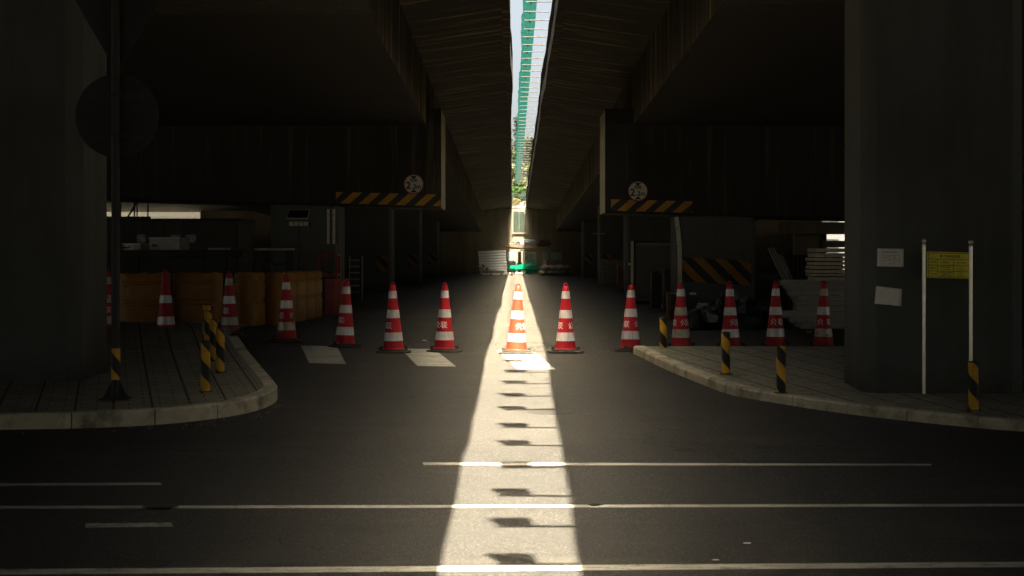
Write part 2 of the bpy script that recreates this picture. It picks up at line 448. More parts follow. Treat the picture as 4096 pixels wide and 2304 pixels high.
def kerb(pix, side, h, name):
    pts = resample([Vector(G(x, y)[:2]).to_3d() for x, y in pix], .12)
    nrm = []
    for i in range(len(pts)):
        a, b = pts[max(0, i-1)], pts[min(len(pts)-1, i+1)]; d = (b - a).normalized(); nrm.append(Vector((-d.y, d.x, 0)) * side)
    w = .15; mb = MB(); i = 0; per = 5
    while i < len(pts) - 1:
        j = min(i + per, len(pts) - 1); rings = []
        for k in range(i, j + 1):
            sh = 0
            p = pts[k].copy(); d = (pts[min(k+1, len(pts)-1)] - pts[max(0, k-1)]).normalized()
            if k == i: p += d * .006
            if k == j: p -= d * .006
            q = p + nrm[k] * w; z0 = ground(p.x, p.y)
            o = random.Random(i).uniform(-.004, .004); pp = p + nrm[k] * .022; pq = p + nrm[k] * .004
            rings.append([Vector((p.x, p.y, z0 - .15)), Vector((pq.x, pq.y, z0 + h - .022 + o)), Vector((pp.x, pp.y, z0 + h + o)), Vector((q.x, q.y, z0 + h + o)), Vector((q.x, q.y, z0 - .15))])
        mb.loft(rings); i = j
    tag(mb.build(name, M['kerb'], bevel=.0), kind='structure')
    return [p + n * w for p, n in zip(pts, nrm)]
HL, HR = .145, .105
inL = kerb(KL, 1, HL, 'kerb')
inR = kerb(KR, 1, HR, 'kerb')
def pavement(inner, edge_x, back_y, h, name):
    mb = MB(); rows = []
    for p in inner:
        # strip from the kerb outwards; interpolated grid so it follows the sloping ground
        rows.append([Vector((p.x + (edge_x - p.x) * t, p.y, ground(p.x + (edge_x - p.x) * t, p.y) + h - .012)) for t in (0, .02, .05, .1, .16, .24, .34, .46, .6, .8, 1)])
    return rows
def poly_pavement(poly, h, name):            # fill a plan polygon, cut into a fine grid so it follows the ground
    bm = bmesh.new(); vs = [bm.verts.new((p.x, p.y, 0)) for p in poly]; bm.faces.new(vs)
    for ax, lo, hi, st in ((0, -14, 14, 1.0), (1, 8, 26, .5)):
        t = lo
        while t <= hi:
            co = Vector((t, 0, 0)) if ax == 0 else Vector((0, t, 0)); no = Vector((1, 0, 0)) if ax == 0 else Vector((0, 1, 0))
            bmesh.ops.bisect_plane(bm, geom=bm.verts[:] + bm.edges[:] + bm.faces[:], plane_co=co, plane_no=no); t += st
    for v in bm.verts: v.co.z = ground(v.co.x, v.co.y) + h - .010
    bmesh.ops.recalc_face_normals(bm, faces=bm.faces)
    me = bpy.data.meshes.new(name); bm.to_mesh(me); bm.free(); me.materials.append(M['pavers'])
    if sum(p.normal.z for p in me.polygons) < 0: me.flip_normals()
    o = bpy.data.objects.new(name, me); C.objects.link(o); return tag(o, kind='structure')
a, b = inL[0], inL[-1]
poly_pavement(inL + [Vector((b.x - .05, 24.6, 0)), Vector((-30, 24.6, 0)), Vector((-30, a.y, 0))], HL, 'pavement')
a, b = inR[0], inR[-1]
poly_pavement(inR + [Vector((30, b.y, 0)), Vector((30, 22.05, 0)), Vector((a.x, 22.05, 0))], HR, 'pavement')
# low kerb step behind the right pavement, under the cones
mb = MB(); x = 2.1
while x < 12:
    mb.box((x + .49, 22.12, ground(x, 22.1) - .04), (.975, .13, .20 + random.uniform(0, .012)), random.uniform(-.004, .004)); x += .99
tag(mb.build('kerb', M['kerb'], bevel=.008), kind='structure')
mb = MB(); x = -4.5
while x > -14:
    mb.box((x - .49, 24.66, ground(x, 24.6) + .018), (.975, .12, .25)); x -= .99
tag(mb.build('kerb', M['kerb'], bevel=.008), kind='structure')

def marking(pix, mat='paint', dz=.004, n=24):
    # quad of four pixels (TL,TR,BR,BL) laid on the road, subdivided so that it follows the slope
    TL, TR, BR, BL = [G(*p) for p in pix]; mb = MB(); k = 6
    for j in range(k + 1):
        for i in range(n + 1):
            u, v = i / n, j / k
            p = (TL.lerp(TR, u)).lerp(BL.lerp(BR, u), v); mb.v.append((p.x, p.y, ground(p.x, p.y) + dz))
    for j in range(k):
        for i in range(n): mb.f.append((j*(n+1)+i, j*(n+1)+i+1, (j+1)*(n+1)+i+1, (j+1)*(n+1)+i)); mb.m.append(0)
    return tag(mb.build('road_marking', M[mat]), kind='structure')
marking([(757, 870), (847, 872), (871, 916.5), (778, 914)])
marking([(1005, 877), (1090, 879), (1148, 923), (1050, 921)])
marking([(1250, 883), (1340, 885), (1398, 930), (1302, 929)])
marking([(1063, 1164.5), (2343, 1168), (2343, 1172.5), (1066, 1171)], n=60)
marking([(-900, 1276), (3400, 1267), (3400, 1273.5), (-900, 1283)], n=120)
marking([(-500, 1437), (3400, 1409), (3400, 1422), (-500, 1451)], n=120)
marking([(-300, 1218.5), (404, 1215), (407, 1221), (-300, 1226)], n=40)
marking([(215, 1318), (432, 1316), (436, 1326), (215, 1329)], 'faded', n=30)
mb = MB(); c = G(1385, 1035)
mb.prism([(c.x + .235 * math.cos(t * .2618), c.y + .235 * math.sin(t * .2618)) for t in range(24)], -.03, .0025)
mb.v = [(x, y, ground(x, y) + z) for x, y, z in mb.v]
tag(mb.build('manhole_cover', plain('worn_iron', (.03, .027, .021), .7, .3, .3, 6, .4)), 'small round iron cover flush with the asphalt at the right edge of the sunlit strip', 'manhole cover')

# ------------------------------------------------------------------ the two bridge decks
def tip(Y): return 6.347 - .02502 * Y            # soffit height at the inner edge
YA, YB = -120.0, 99.0
def deck(side, label):
    mirror = (lambda x: x) if side < 0 else (lambda x: .73 - x)
    root = thing('overpass_deck', label, 'overpass', (mirror(-6), 30, 0))
    ox, oy = root.location.x, 30
    stations = [YA, -60, -20] + frange(-12, YB, .7); rnd = random.Random(3 + side)
    def wob(Y):
        w = .006 * math.sin(Y * .9 + side) + .004 * math.sin(Y * 2.3 + 2 * side) - (.03 if side < 0 and Y < 12 else 0)
        if side < 0: w += .05 * math.exp(-((Y - 40) / 3.5) ** 2) + .03 * math.exp(-((Y - 24) / 3) ** 2)
        else: w += .03 * math.exp(-((Y - 44) / 3) ** 2)
        return w
    def ring(pts, Y, w): return [Vector((mirror(x + (w if e else 0)) - ox, Y - oy, tip(Y) + z)) for x, z, e in pts]
    slab = [(-.05,-.05,1), (-.20,-.05,1), (-.20,.0,1), (-1.75,-.23,0), (-17,-.10,0), (-17,.28,0), (-.30,.28,1), (-.30,.281,1), (-.05,.281,1)]
    slab = [(-.05,-.05,1), (-.20,-.05,1), (-.20,.0,1), (-1.75,-.23,0), (-45,-.10,0), (-45,.28,0), (-.05,.28,1)]
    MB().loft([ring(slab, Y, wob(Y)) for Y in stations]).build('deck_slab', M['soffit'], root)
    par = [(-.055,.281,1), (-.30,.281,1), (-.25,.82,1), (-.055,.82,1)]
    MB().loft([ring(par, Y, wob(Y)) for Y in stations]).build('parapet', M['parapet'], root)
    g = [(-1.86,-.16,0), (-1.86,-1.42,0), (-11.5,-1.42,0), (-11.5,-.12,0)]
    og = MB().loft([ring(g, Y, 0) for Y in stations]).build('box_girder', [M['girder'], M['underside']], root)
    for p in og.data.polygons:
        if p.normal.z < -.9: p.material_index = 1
    if side > 0:      # unseen slab added over the gap to shade the near street
        MB().loft([[Vector((x - ox, Y - oy, tip(Y) + z)) for x, z in ((-.02, .02), (.75, .02), (.75, .26), (-.02, .26))] for Y in (YA, 6.8)]).build('shading_slab', M['parapet'], root)
    g = [(-14.0,-.12,0), (-14.0,-1.42,0), (-20,-1.42,0), (-20,-.09,0)]
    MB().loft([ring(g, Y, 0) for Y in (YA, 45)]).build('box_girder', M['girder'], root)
deck(-1, 'concrete overpass deck on the left of the sky gap, without fins, dark plank-marked underside')
deck(1, 'concrete overpass deck on the right of the sky gap, carrying the green anti-glare fins')

# anti-glare fins on the right-hand deck
ag = thing('anti_glare_screen', 'long row of green anti-glare fins on thin brackets along the bridge gap', 'anti-glare screen', (.6, 30, tip(30)))
fm = MB(); outl = [(-.10, .02), (.10, .02), (.125, .5), (.13, .86), (.09, .93), (-.12, .93), (-.15, .86), (-.135, .5)]
fm.loft([[Vector((x, -.012 + .05 * x, z)) for x, z in outl], [Vector((x, .012 + .05 * x, z)) for x, z in outl]])
fin = bk = None
for k in range(73):
    Y = 5.15 + 1.14 * k + (.42 if k == 13 else 0); Z = tip(Y) + .80; rr = random.Random(k)
    loc = Vector((.405 + rr.uniform(-.012, .012) - .6 - .0016 * (Y - 20), Y - 30 + rr.uniform(-.05, .05), Z - tip(30)))
    if fin is None:
        fin = fm.build('fin', M['fin'], ag, loc)
        bk = MB().box((.125, 0, .0), (.53, .07, .018)).box((-.03, .02, -.03), (.03, .02, .035)).build('bracket', M['bracket'], fin)
    else:
        f = fin.copy(); C.objects.link(f); f.location = loc; f.parent = ag; f.rotation_euler = (0, rr.uniform(-.03, .03), rr.uniform(-.08, .08))
        b2 = bk.copy(); C.objects.link(b2); b2.parent = f

# ------------------------------------------------------------------ piers
def chamfer(x0, x1, y0, y1, c): return [(x0 + c, y0), (x1 - c, y0), (x1, y0 + c), (x1, y1 - c), (x1 - c, y1), (x0 + c, y1), (x0, y1 - c), (x0, y0 + c)]
def near_pier(x0, x1, y0, y1, c, label, capx, cz, jz):
    cx, cy = (x0 + x1) / 2, (y0 + y1) / 2; z0 = min(ground(x, y) for x in (x0, x1) for y in (y0, y1))
    r = thing('bridge_pier', label, 'bridge pier', (cx, cy, z0))
    pts = [(x - cx, y - cy) for x, y in chamfer(x0, x1, y0, y1, c)]
    mb = MB(); top = cz - z0; jz -= z0
    for za, zb in ((-.1, jz - .007), (jz + .007, top - .004)): mb.prism(pts, za, zb)
    mb.prism([(x * .988, y * .985) for x, y in pts], jz - .05, jz + .05)
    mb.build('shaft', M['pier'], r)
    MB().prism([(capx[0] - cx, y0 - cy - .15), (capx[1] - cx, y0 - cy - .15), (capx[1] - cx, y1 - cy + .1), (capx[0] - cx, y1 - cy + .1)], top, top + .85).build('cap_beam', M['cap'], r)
    return r
near_pier(-6.5, -4.695, 17.67, 19.0, .154, 'wide chamfered concrete pier beside the pole with the round sign', (-9.5, -1.62), 4.14, 2.95)
near_pier(3.656, 5.357, 17.01, 18.1, .141, 'chamfered concrete pier with two papers taped on it, behind the yellow notice board', (2.35, 9.5), 4.12, 2.53)

def rear_bent(side):
    xi = -1.54 if side < 0 else 1.985                       # inner face of the cap
    xo = -9.6 if side < 0 else 10.2
    r = thing('bridge_pier', 'low hammerhead pier with hazard striped cap beam, ' + ('beside the yellow plastic barriers' if side < 0 else 'above the stacked guardrails'), 'bridge pier', ((-4.6 if side < 0 else 4.4), 36, 0))
    ox = r.location.x
    def zb(X): return 2.265 - .0265 * (X + 1.54)
    mb = MB(); xa, xb = sorted((xi, xo)); rings = []
    for X in (xa, xb):
        rings.append([Vector((X - ox, -.96, zb(X) + .05)), Vector((X - ox, -.91, zb(X))), Vector((X - ox, 1.05, zb(X))), Vector((X - ox, 1.05, 4.42)), Vector((X - ox, -.96, 4.42))])
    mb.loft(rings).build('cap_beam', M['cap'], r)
    e = (1 if side < 0 else -1) * .006
    MB().box((xi - ox + e / 2, .045, (zb(xi) + 4.40) / 2), (.006, 1.98, 4.40 - zb(xi) - .03)).build('lit_end_face', M['lit_end'], r)  # thin pale sheet standing in for the light on the cap end
    # painted hazard band on the lower front face
    x0, x1 = (((845 - CX) / 117, (1109 - CX) / 117) if side < 0 else ((1537 - CX) / 117, (1742 - CX) / 117))
    mb = MB(); rings = []
    for X in (x0, x1): rings.append([Vector((X - ox, -.966, zb(X) + .055)), Vector((X - ox, -.966, zb(X) + .30)), Vector((X - ox, -.958, zb(X) + .30)), Vector((X - ox, -.958, zb(X) + .055))])
    mb.loft(rings).build('hazard_band', M['haz_cap'], r)
    c0, c1 = ((-5.25, -3.78) if side < 0 else (3.55, 5.25))
    pts = [(x - ox, y - 36) for x, y in chamfer(c0, c1, 35.25, 36.75, .09)]
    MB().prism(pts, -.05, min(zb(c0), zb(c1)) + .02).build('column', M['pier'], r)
    z0, z1 = (.70, 1.23)
    if side < 0: c0b = c1 - .30
    else: c0b = c0
    dz = -.09
    mb = MB(); q = [(c0b + .09, z0, z1), (c1 - .09, z0 + dz, z1 + dz)]
    mb.loft([[Vector((X - ox, 35.243 - 36, a)), Vector((X - ox, 35.243 - 36, b)), Vector((X - ox, 35.252 - 36, b)), Vector((X - ox, 35.252 - 36, a))] for X, a, b in q]).build('hazard_band', M['haz_col'], r)
    # reflective corner strips
    if side < 0:
        for X in (-3.99, -3.87):
            mb = MB()
            for a, b in ((1.46, 2.26),): mb.box((X - ox, 35.235 - 36, (a + b) / 2), (.058, .01, b - a))
            s = mb.build('reflective_strip', M['band_worn'], r)
    else:
        pts = [P(1703.5, 545, 117), P(1708, 580, 117), P(1711.5, 620, 117), P(1712, 660, 117), P(1712, 718, 117)]
        mb = MB(); rings = []
        for p in pts: rings.append([Vector((p.x - ox - .047, -.80, p.z)), Vector((p.x - ox + .047, -.80, p.z)), Vector((p.x - ox + .047, -.79, p.z)), Vector((p.x - ox - .047, -.79, p.z))])
        mb.loft(rings).build('reflective_strip', M['band_worn'], r)
    return r
rear_bent(-1); rear_bent(1)
for Y, where in ((51, 'first behind the striped cap'), (67, 'second behind the striped cap'), (83, 'nearest the end wall')):
    for side in (-1, 1):
        c0, c1 = ((-5.3, -3.8) if side < 0 else (3.55, 5.1))
        r = thing('bridge_pier', 'dim concrete column under the %s deck, %s' % ('left' if side < 0 else 'right', where), 'bridge pier', ((c0 + c1) / 2, Y + .7, 0), group='dim rear bridge columns')
        MB().prism([(x - (c0 + c1) / 2, y - .7) for x, y in chamfer(c0 - 0, c1, 0, 1.4, .08)], -.05, tip(Y + .7) - 1.40).build('column', M['pier'], r)
        MB().box(((c1 - c0) / 2 * -side - side * -.30, -.706, .95), (.36, .012, .5)).build('hazard_band', M['haz_col'], r)

# height limit signs on the cap faces
def height_sign(px, py, label):
    p = P(px, py, 117); p.y = 35.0
    r = thing('height_limit_sign', label, 'road sign', (p.x, p.y, p.z)); n = 40; rad = .222
    def disc(rad, y, name, mat, y2, par):
        mb = MB(); mb.cyl((0, y, 0), (0, y2, 0), rad, n=n); return mb.build(name, mat, par)
    disc(rad, .0, 'rim', M['signred'], .03, r); disc(rad * .885, -.004, 'face', M['white'], .01, r)
    mb = MB()
    for s in (1, -1):
        mb.add([Vector((-.075, -.007, s * .178)), Vector((.075, -.007, s * .178)), Vector((0, -.007, s * .105))], [(0, 1, 2)])
    flat_text(mb, '限高', .082, (0, -.007, .085), .02); flat_text(mb, '2', .215, (-.115, -.007, -.025), .03)
    flat_text(mb, '.2m', .135, (.058, -.007, -.05), .03)
    mb.build('lettering', M['signblack'], r)
height_sign(1041, 463.5, 'round 2.2 m height limit sign on the left cap beam above the stripes')
height_sign(1604.5, 481, 'round 2.2 m height limit sign on the right cap beam above the stripes')

# ------------------------------------------------------------------ end wall, embankment
w = thing('abutment_wall', 'tall concrete end wall with louvred opening where the sunbeam lands', 'wall', (.4, 97, 0))
wx = lambda px: (px - CX) / 42.2 - .4
mb = MB(); WT = 3.86
for a, b, d in ((-19, wx(1276), 0), (wx(1277.5), wx(1288), -.10), (wx(1291.5), wx(1320.5), .22), (wx(1324), wx(1339), -.10), (wx(1340.5), 18.0, 0)):
    mb.box(((a + b) / 2, .5 + d, WT / 2), (b - a, 1.0, WT))
mb.box((wx(1306), .62, WT / 2), (wx(1345) - wx(1272), 1.0, WT))
for px in (1262, 1249, 1358, 1372): mb.box((wx(px), -.02, WT / 2), (.05, .07, WT))
mb.build('wall_face', M['wall'], w)
mb = MB()
for i in range(27): mb.box((wx(1306), .06, 2.50 + i * .047), (wx(1320) - wx(1292), .09, .014), Matrix.Rotation(R(28), 3, 'X'))
mb.box((wx(1306), -.0, 3.07), (.04, .05, 1.3)).box((wx(1306), .20, 3.1), (wx(1320) - wx(1292), .02, 1.35), m=1)
mb.build('louvre', [plain('louvre_slats', (.10, .13, .10), .5, .2), M['gdark']], w)
MB().box((wx(1306), -.02, 2.40), (wx(1321) - wx(1291) + .1, .36, .10)).build('sill', M['stone'], w)
def tiles():
    m = NT('pale_tiles'); xs = m.sep(); f = m.math('FRACT', m.math('MULTIPLY', xs[2], 1 / .12))
    c = m.mix(m.math('LESS_THAN', f, .14), (.24, .21, .15), (.10, .085, .06)); c = m.mix(m.ramp(m.noise(3, 5), .5, .75, 0, .4), c, (.2, .16, .1)); return m.out(c, .6)
MB().box((wx(1306), .0, 1.15), (wx(1321) - wx(1290), .30, 2.3)).box((wx(1289.7), .02, 1.9), (.075, .28, 3.8)).build('tiled_pier', tiles(), w)

# embankment behind the wall
mb = MB(); rings = []
for Y, z in ((97.4, 3.84), (99, 4.0), (104, 4.3), (112, 4.9), (130, 5.6), (170, 6.0)):
    rings.append([Vector((x, Y + .4 * math.sin(x), z + .12 * math.sin(x * 1.7 + Y))) for x in frange(-18, 18, 1)])
mb.loft(rings, closed=False).build('embankment', M['soil'])['kind'] = 'structure'

def chunk(name, label, cat, c, size, rz, mat, group, tilt=0):
    mb = MB().box((0, 0, 0), size); o = mb.build(name, mat, None, c, bevel=min(size) * .12); o.rotation_euler = (tilt, tilt * .6, rz)
    return tag(o, label, cat, group)
rb = random.Random(5)
for k in range(16):
    px = rb.uniform(1284, 1326); py = rb.uniform(494, 519)
    Y = 98 + (519 - py) / 25 * 3; s = F / Y; p = P(px, py, s)
    sz = (rb.uniform(.12, .34), rb.uniform(.12, .3), rb.uniform(.08, .2))
    chunk('concrete_rubble', 'pale broken concrete piece on the heap above the louvred wall', 'rubble', (p.x, p.y, 3.95 + max(0, p.z - 3.95) * .75), sz, rb.uniform(0, 3), [M['stone'], M['cream'], M['stone']][k % 3], 'rubble pieces on top of the end wall', rb.uniform(-.5, .5))
p = P(1299, 509, F / 97.9)
o = MB().box((0, 0, 0), (.46, .3, .40)).build('crash_block', [hazard('hazard_paint_block', 0, .24, -.7, (.15, .12, .02), (.05, .05, .045))], None, p, bevel=.02); o.rotation_euler = (.1, .25, .25)
tag(o, 'yellow and grey striped concrete block lying in the rubble above the louvre', 'concrete block')
mb = MB(); rr = random.Random(9)
for k in range(9):
    a = Vector((rr.uniform(-.5, 1.2), 97.5 + rr.uniform(-.1, .6), 3.93 + rr.uniform(0, .12))); d = Vector((rr.uniform(.4, 1), rr.uniform(-.3, .3), rr.uniform(-.05, .2))) * .8
    mb.cyl(a, a + d, rr.uniform(.012, .03), n=6)
tag(mb.build('scrap_sticks', M['ply']), 'loose pale sticks scattered on the top edge of the end wall', 'sticks', kind='stuff')

# ------------------------------------------------------------------ trees behind
def leaves(mb, c, rad, n, size, seed, long=2.0):
    rr = random.Random(seed); c = Vector(c)
    for _ in range(n):
        d = Vector((rr.gauss(0, 1), rr.gauss(0, 1), rr.gauss(0, 1))).normalized() * (rr.random() ** .5)
        p = c + Vector((d.x * rad[0], d.y * rad[1], d.z * rad[2]))
        u = Vector((rr.gauss(0, 1), rr.gauss(0, 1), rr.gauss(0, .6))).normalized(); w = u.cross(Vector((rr.gauss(0, 1), rr.gauss(0, 1), rr.gauss(0, 1)))).normalized()
        s = size * rr.uniform(.6, 1.3); u = u * s * long; w = w * s
        mb.add([p, p + u * .5 + w * .5, p + u, p + u * .5 - w * .5], [(0, 1, 2, 3)])
def conifer(x, y, z, h, r, label, seed):
    t = thing('conifer_tree', label, 'tree', (x, y, z)); rr = random.Random(seed)
    MB().cyl((0, 0, -.2), (0, 0, h * .97), h * .02, .01, n=8).build('trunk', M['bark'], t)
    mb = MB(); z = h * .12
    while z < h * .99:
        f = 1 - z / h; L = r * (f ** .8) * rr.uniform(.75, 1.1) + .08
        for k in range(6):
            a = rr.uniform(0, 6.28); 
            for q in range(int(6 + 16 * f)):
                u = rr.random() ** .7; pos = Vector((math.cos(a) * L * u, math.sin(a) * L * u, z + .25 * L * u - .18 * L * u * u + rr.uniform(-.05, .05)))
                leaves(mb, pos, (.1, .1, .07), 2, .06, rr.random(), 2.6)
        z += .16 + .12 * f
    mb.build('crown', M['leaf2'], t)
def broadleaf(x, y, z, h, r, label, seed, mat, size=.12, n=16, per=170):
    t = thing('broadleaf_tree', label, 'tree', (x, y, z)); rr = random.Random(seed)
    tm = MB().cyl((0, 0, -.2), (0, 0, h * .6), h * .025, h * .014, n=8); mb = MB()
    for k in range(n):
        a = rr.uniform(0, 6.28); q = rr.random() ** .5; zz = h * rr.uniform(.28, .95)
        rad = r * q * (1 - abs(zz / h - .55)); c = Vector((math.cos(a) * rad, math.sin(a) * rad, zz))
        tm.cyl((0, 0, h * .35), c, .05, .012, n=5)
        leaves(mb, c, (r * .36, r * .36, h * .10), per, size, rr.random(), 1.8)
    tm.build('trunk', M['bark'], t); mb.build('crown', mat, t)
conifer(.28, 109, 4.6, 5.8, 1.15, 'tall dark conifer at the left of the gap behind the bridge', 2)
broadleaf(-.9, 111, 4.8, 3.6, 1.7, 'olive tree left of the conifer, half hidden by the left deck', 4, M['leaf3'])
broadleaf(1.1, 114, 4.9, 4.6, 1.3, 'small dark tree seen through the brackets beside the right deck', 6, M['leaf2'])
broadleaf(.95, 106, 4.4, 2.6, 1.2, 'olive bushy tree below the far fins', 8, M['leaf3'])
sh = thing('shrub', 'bright green shrub with long fronds above the rubble', 'shrub', (.4, 100.2, 4.1)); mb = MB(); rr = random.Random(3)
for k in range(52):
    a = rr.uniform(0, 6.28); L = rr.uniform(.5, 1.1); b = Vector((rr.uniform(-.8, .8), rr.uniform(-.4, .4), rr.uniform(.1, 1.15)))
    for q in range(9):
        u = q / 8; c = b + Vector((math.cos(a) * L * u, math.sin(a) * L * u, .55 * u - .6 * u * u))
        for s in (-1, 1):
            d = Vector((-math.sin(a) * s, math.cos(a) * s, -.25)) * .22 * (1.1 - u * .6); w = Vector((math.cos(a), math.sin(a), 0)) * .045
            mb.add([c, c + d * .5 + w, c + d, c + d * .5 - w], [(0, 1, 2, 3)])
mb.build('fronds', leaf('bright_leaves', (.022, .075, .015), (.045, .11, .024)), sh)
MB().cyl((0, 0, -.1), (0, 0, .6), .04, .02, n=6).cyl((.3, 0, -.1), (.35, 0, .5), .03, .015, n=6).build('stem', M['bark'], sh)

# ------------------------------------------------------------------ traffic cones
CH = .86
def cr(z): return .141 + (.040 - .141) * (z / CH)
def band(z0, z1, mat, par):
    mb = MB(); prof = [(cr(z0) + .0025, z0), (cr(z1) + .0025, z1)]
    n = 32; vs = []
    for r, z in prof:
        for i in range(n): vs.append(Vector((r * math.cos(6.28318 * i / n), r * math.sin(6.28318 * i / n), z)))
    mb.add(vs, [(i, (i+1) % n, n + (i+1) % n, n + i) for i in range(n)]); return mb.build('reflective_band', mat, par)
_meshes = {}
def cone(px, py, s, rz, label, chars, bands=(0, 1, 2), ring=True, mat='cone', tilt=None, worn=(), zoff=None):
    X = (px - CX) / s; Y = F / s; Z = H - (py - CY) / s
    zg = ground(X, Y)
    zoff = 0
    if tilt is None: rq = random.Random(int(px)); tilt = (rq.uniform(-.014, .014), rq.uniform(-.016, .016))
    r = thing('traffic_cone', label, 'traffic cone', (X, Y, zg + zoff), rz, 'red and white traffic cones in a row')
    # rubber foot
    mb = MB(); a, b = .235, .19
    pts = [(-a, -.10), (-.12, -b), (.12, -b), (a, -.10), (a, .10), (.12, b), (-.12, b), (-a, .10)]
    mb.prism(pts, 0, .026); mb.prism([(x * .8, y * .8) for x, y in pts], .026, .046)
    for sx in (-1, 1): mb.box((sx * .172, 0, .06), (.042, .07, .05))
    mb.build('rubber_base', M['dusty_rubber'], r, bevel=.006)
    bz = .046
    body = MB(); prof = [(.150, 0), (.150, .012), (cr(.02), .02)] + [(cr(z), z) for z in (.2, .4, .6, .8, CH - .012)] + [(.033, CH)]
    body.lathe(prof, 32); 
    bo = body.build('cone_body', M[mat], r, (0, 0, bz)); bo.rotation_euler = (tilt[0], tilt[1], 0)
    if ring:
        mb = MB(); k = 12
        pts = [Vector((.026 * math.cos(t), 0, CH - .004 + .040 * math.sin(t) * 1.0)) for t in [math.pi * i / k for i in range(k + 1)]]
        mb.tube([Vector((.026, 0, CH - .02))] + pts + [Vector((-.026, 0, CH - .02))], .010, 8).build('ring_handle', M[mat], bo)
    for i, (z0, z1) in enumerate(((.118, .232), (.425, .535), (.69, .79))):
        if i in bands: band(z0, z1, M['band_worn' if i in worn else 'band'], bo)
    if chars:
        mb = MB()
        for ch, ang in chars:
            vs, fs = text_geo(ch, .098, .012); zc = .325; out = []
            for v in vs:
                z = zc + v.y; rad = cr(z) + .002; t = R(ang) - rz + v.x / cr(zc) - math.pi / 2
                out.append(Vector((rad * math.cos(t), rad * math.sin(t), z)))
            mb.add(out, fs)
        mb.build('lettering', M['cone_text'], bo)
    return r
M['cone_text'] = plain('stencil_paint', (.80, .66, .62), .6, 0, .1, 20, .2, (.45, .1, .1))
M['dusty_rubber'] = plain('dusty_rubber', (.055, .048, .035), .85, 0, .3, 9, .5, (.12, .105, .075))
K, L_ = '公', '联'
cone(270, 840, 175, .3, 'red and white cone almost hidden behind the dark sign pole', [(L_, 20)], worn=(0, 1, 2))
cone(418, 838, 176, .1, 'red cone with only two white bands and no lettering in front of the yellow barriers', [], bands=(0, 1))
cone(578, 848, 174, -.2, 'red and white cone with torn top band just behind the cluster of striped bollards', [(K, -82), (L_, -18), (K, 110)], worn=(0, 2))
cone(721, 853, 178, .4, 'red and white cone in front of the last yellow barriers, lettering at both edges', [(L_, -36), (K, 58)], worn=(0,))
cone(867, 861, 181, .9, 'red and white cone leaning right behind the leftmost crosswalk stripe', [(K, -88), (L_, -26)], tilt=(0, .045))
cone(990, 865, 186, .05, 'red and white cone between the leftmost and middle crosswalk stripes', [(K, -78), (L_, -34)])
cone(1118, 870, 184, -.1, 'red and white cone behind the middle crosswalk stripe', [(K, -62), (L_, -4)])
cone(1299, 877, 186.5, -.03, 'sunlit orange-red cone standing in the bright strip', [(K, 14), (L_, 70)], mat='cone_sunlit', tilt=(0, .03))
cone(1423, 881, 185, .12, 'red and white cone just right of the sunlit strip', [(L_, -50), (K, 42)])
cone(1586, 884, 183, 1.2, 'red and white cone at the tip of the right kerb with its ring turned sideways', [(L_, -40), (K, 52)], tilt=(0, .035))
cone(1713, 881, 180, .2, 'red and white cone without a top ring beside the short bollard', [(L_, -66), (K, 16), (L_, 60)], ring=False, worn=(0, 1))
cone(1838, 879, 180, 0, 'red and white cone half hidden by a striped bollard, in front of the tarp heap', [(K, 16), (L_, 66)])
cone(1951, 879, 179, .1, 'red and white cone with both letters facing out beside the stacked guardrails', [(K, -27), (L_, 36)])
cone(2071, 879, 179, -.1, 'dull red cone with worn bands nearest the right pier', [(K, -38), (L_, 40)], worn=(0, 2))

# ------------------------------------------------------------------ striped bollards
def bollard(px, py, h, label, mat='haz_bol', dz=0, rz=0, dia=.098, sticker=False, tilt=0):
    p = G(px, py, dz); r = thing('striped_bollard', label, 'bollard', p, 0, 'yellow and black striped bollards')
    q = dia / 2
    b = MB().lathe([(q, -.05), (q, h - .006), (q - .006, h)], 28).build('post', M[mat], r); b.rotation_euler = (0, tilt, rz)
    MB().lathe([(q - .004, h - .001), (q - .008, h + .006)], 28).build('top_cap', M['gdark'], b)
    MB().lathe([(q + .022, 0), (q + .022, .006), (q + .002, .008)], 28).build('base_flange', M['gdark'], r)
    if sticker:
        n = 8; vs = [Vector(((q + .002) * math.cos(-2.2 + .1 * i), (q + .002) * math.sin(-2.2 + .1 * i), z)) for z in (h - .12, h - .02) for i in range(n)]
        MB().add(vs, [(i, i+1, n+i+1, n+i) for i in range(n-1)]).build('reflective_sleeve', M['band_worn'], b)
bollard(517, 985, .52, 'striped bollard nearest the left kerb, front of the cluster', dz=HL, rz=1.2)
bollard(554.5, 936, .50, 'striped bollard second in the left cluster, standing to the right', dz=HL, rz=1.5)
bollard(537, 906, .49, 'striped bollard in the middle of the left cluster', dz=HL, rz=2.0)
bollard(523, 885, .52, 'striped bollard with a silver sleeve at its top in the left cluster', dz=HL, rz=2.7, sticker=True)
bollard(520, 867, .52, 'striped bollard at the back of the left cluster, tallest in view', dz=HL, rz=3.4)
bollard(1668.5, 892, .50, 'worn striped bollard beside the cone without a ring', dz=.0, rz=.6)
bollard(1826, 940, .475, 'striped bollard in front of the cone by the tarp heap', dz=HR, rz=.2)
bollard(1965, 988, .49, 'striped bollard nearest the right kerb with a silver top', dz=HR, rz=4.4, sticker=True)
bollard(2449, 1032, .465, 'leaning striped bollard under the yellow notice board', dz=HR, rz=1.0, tilt=-.03)

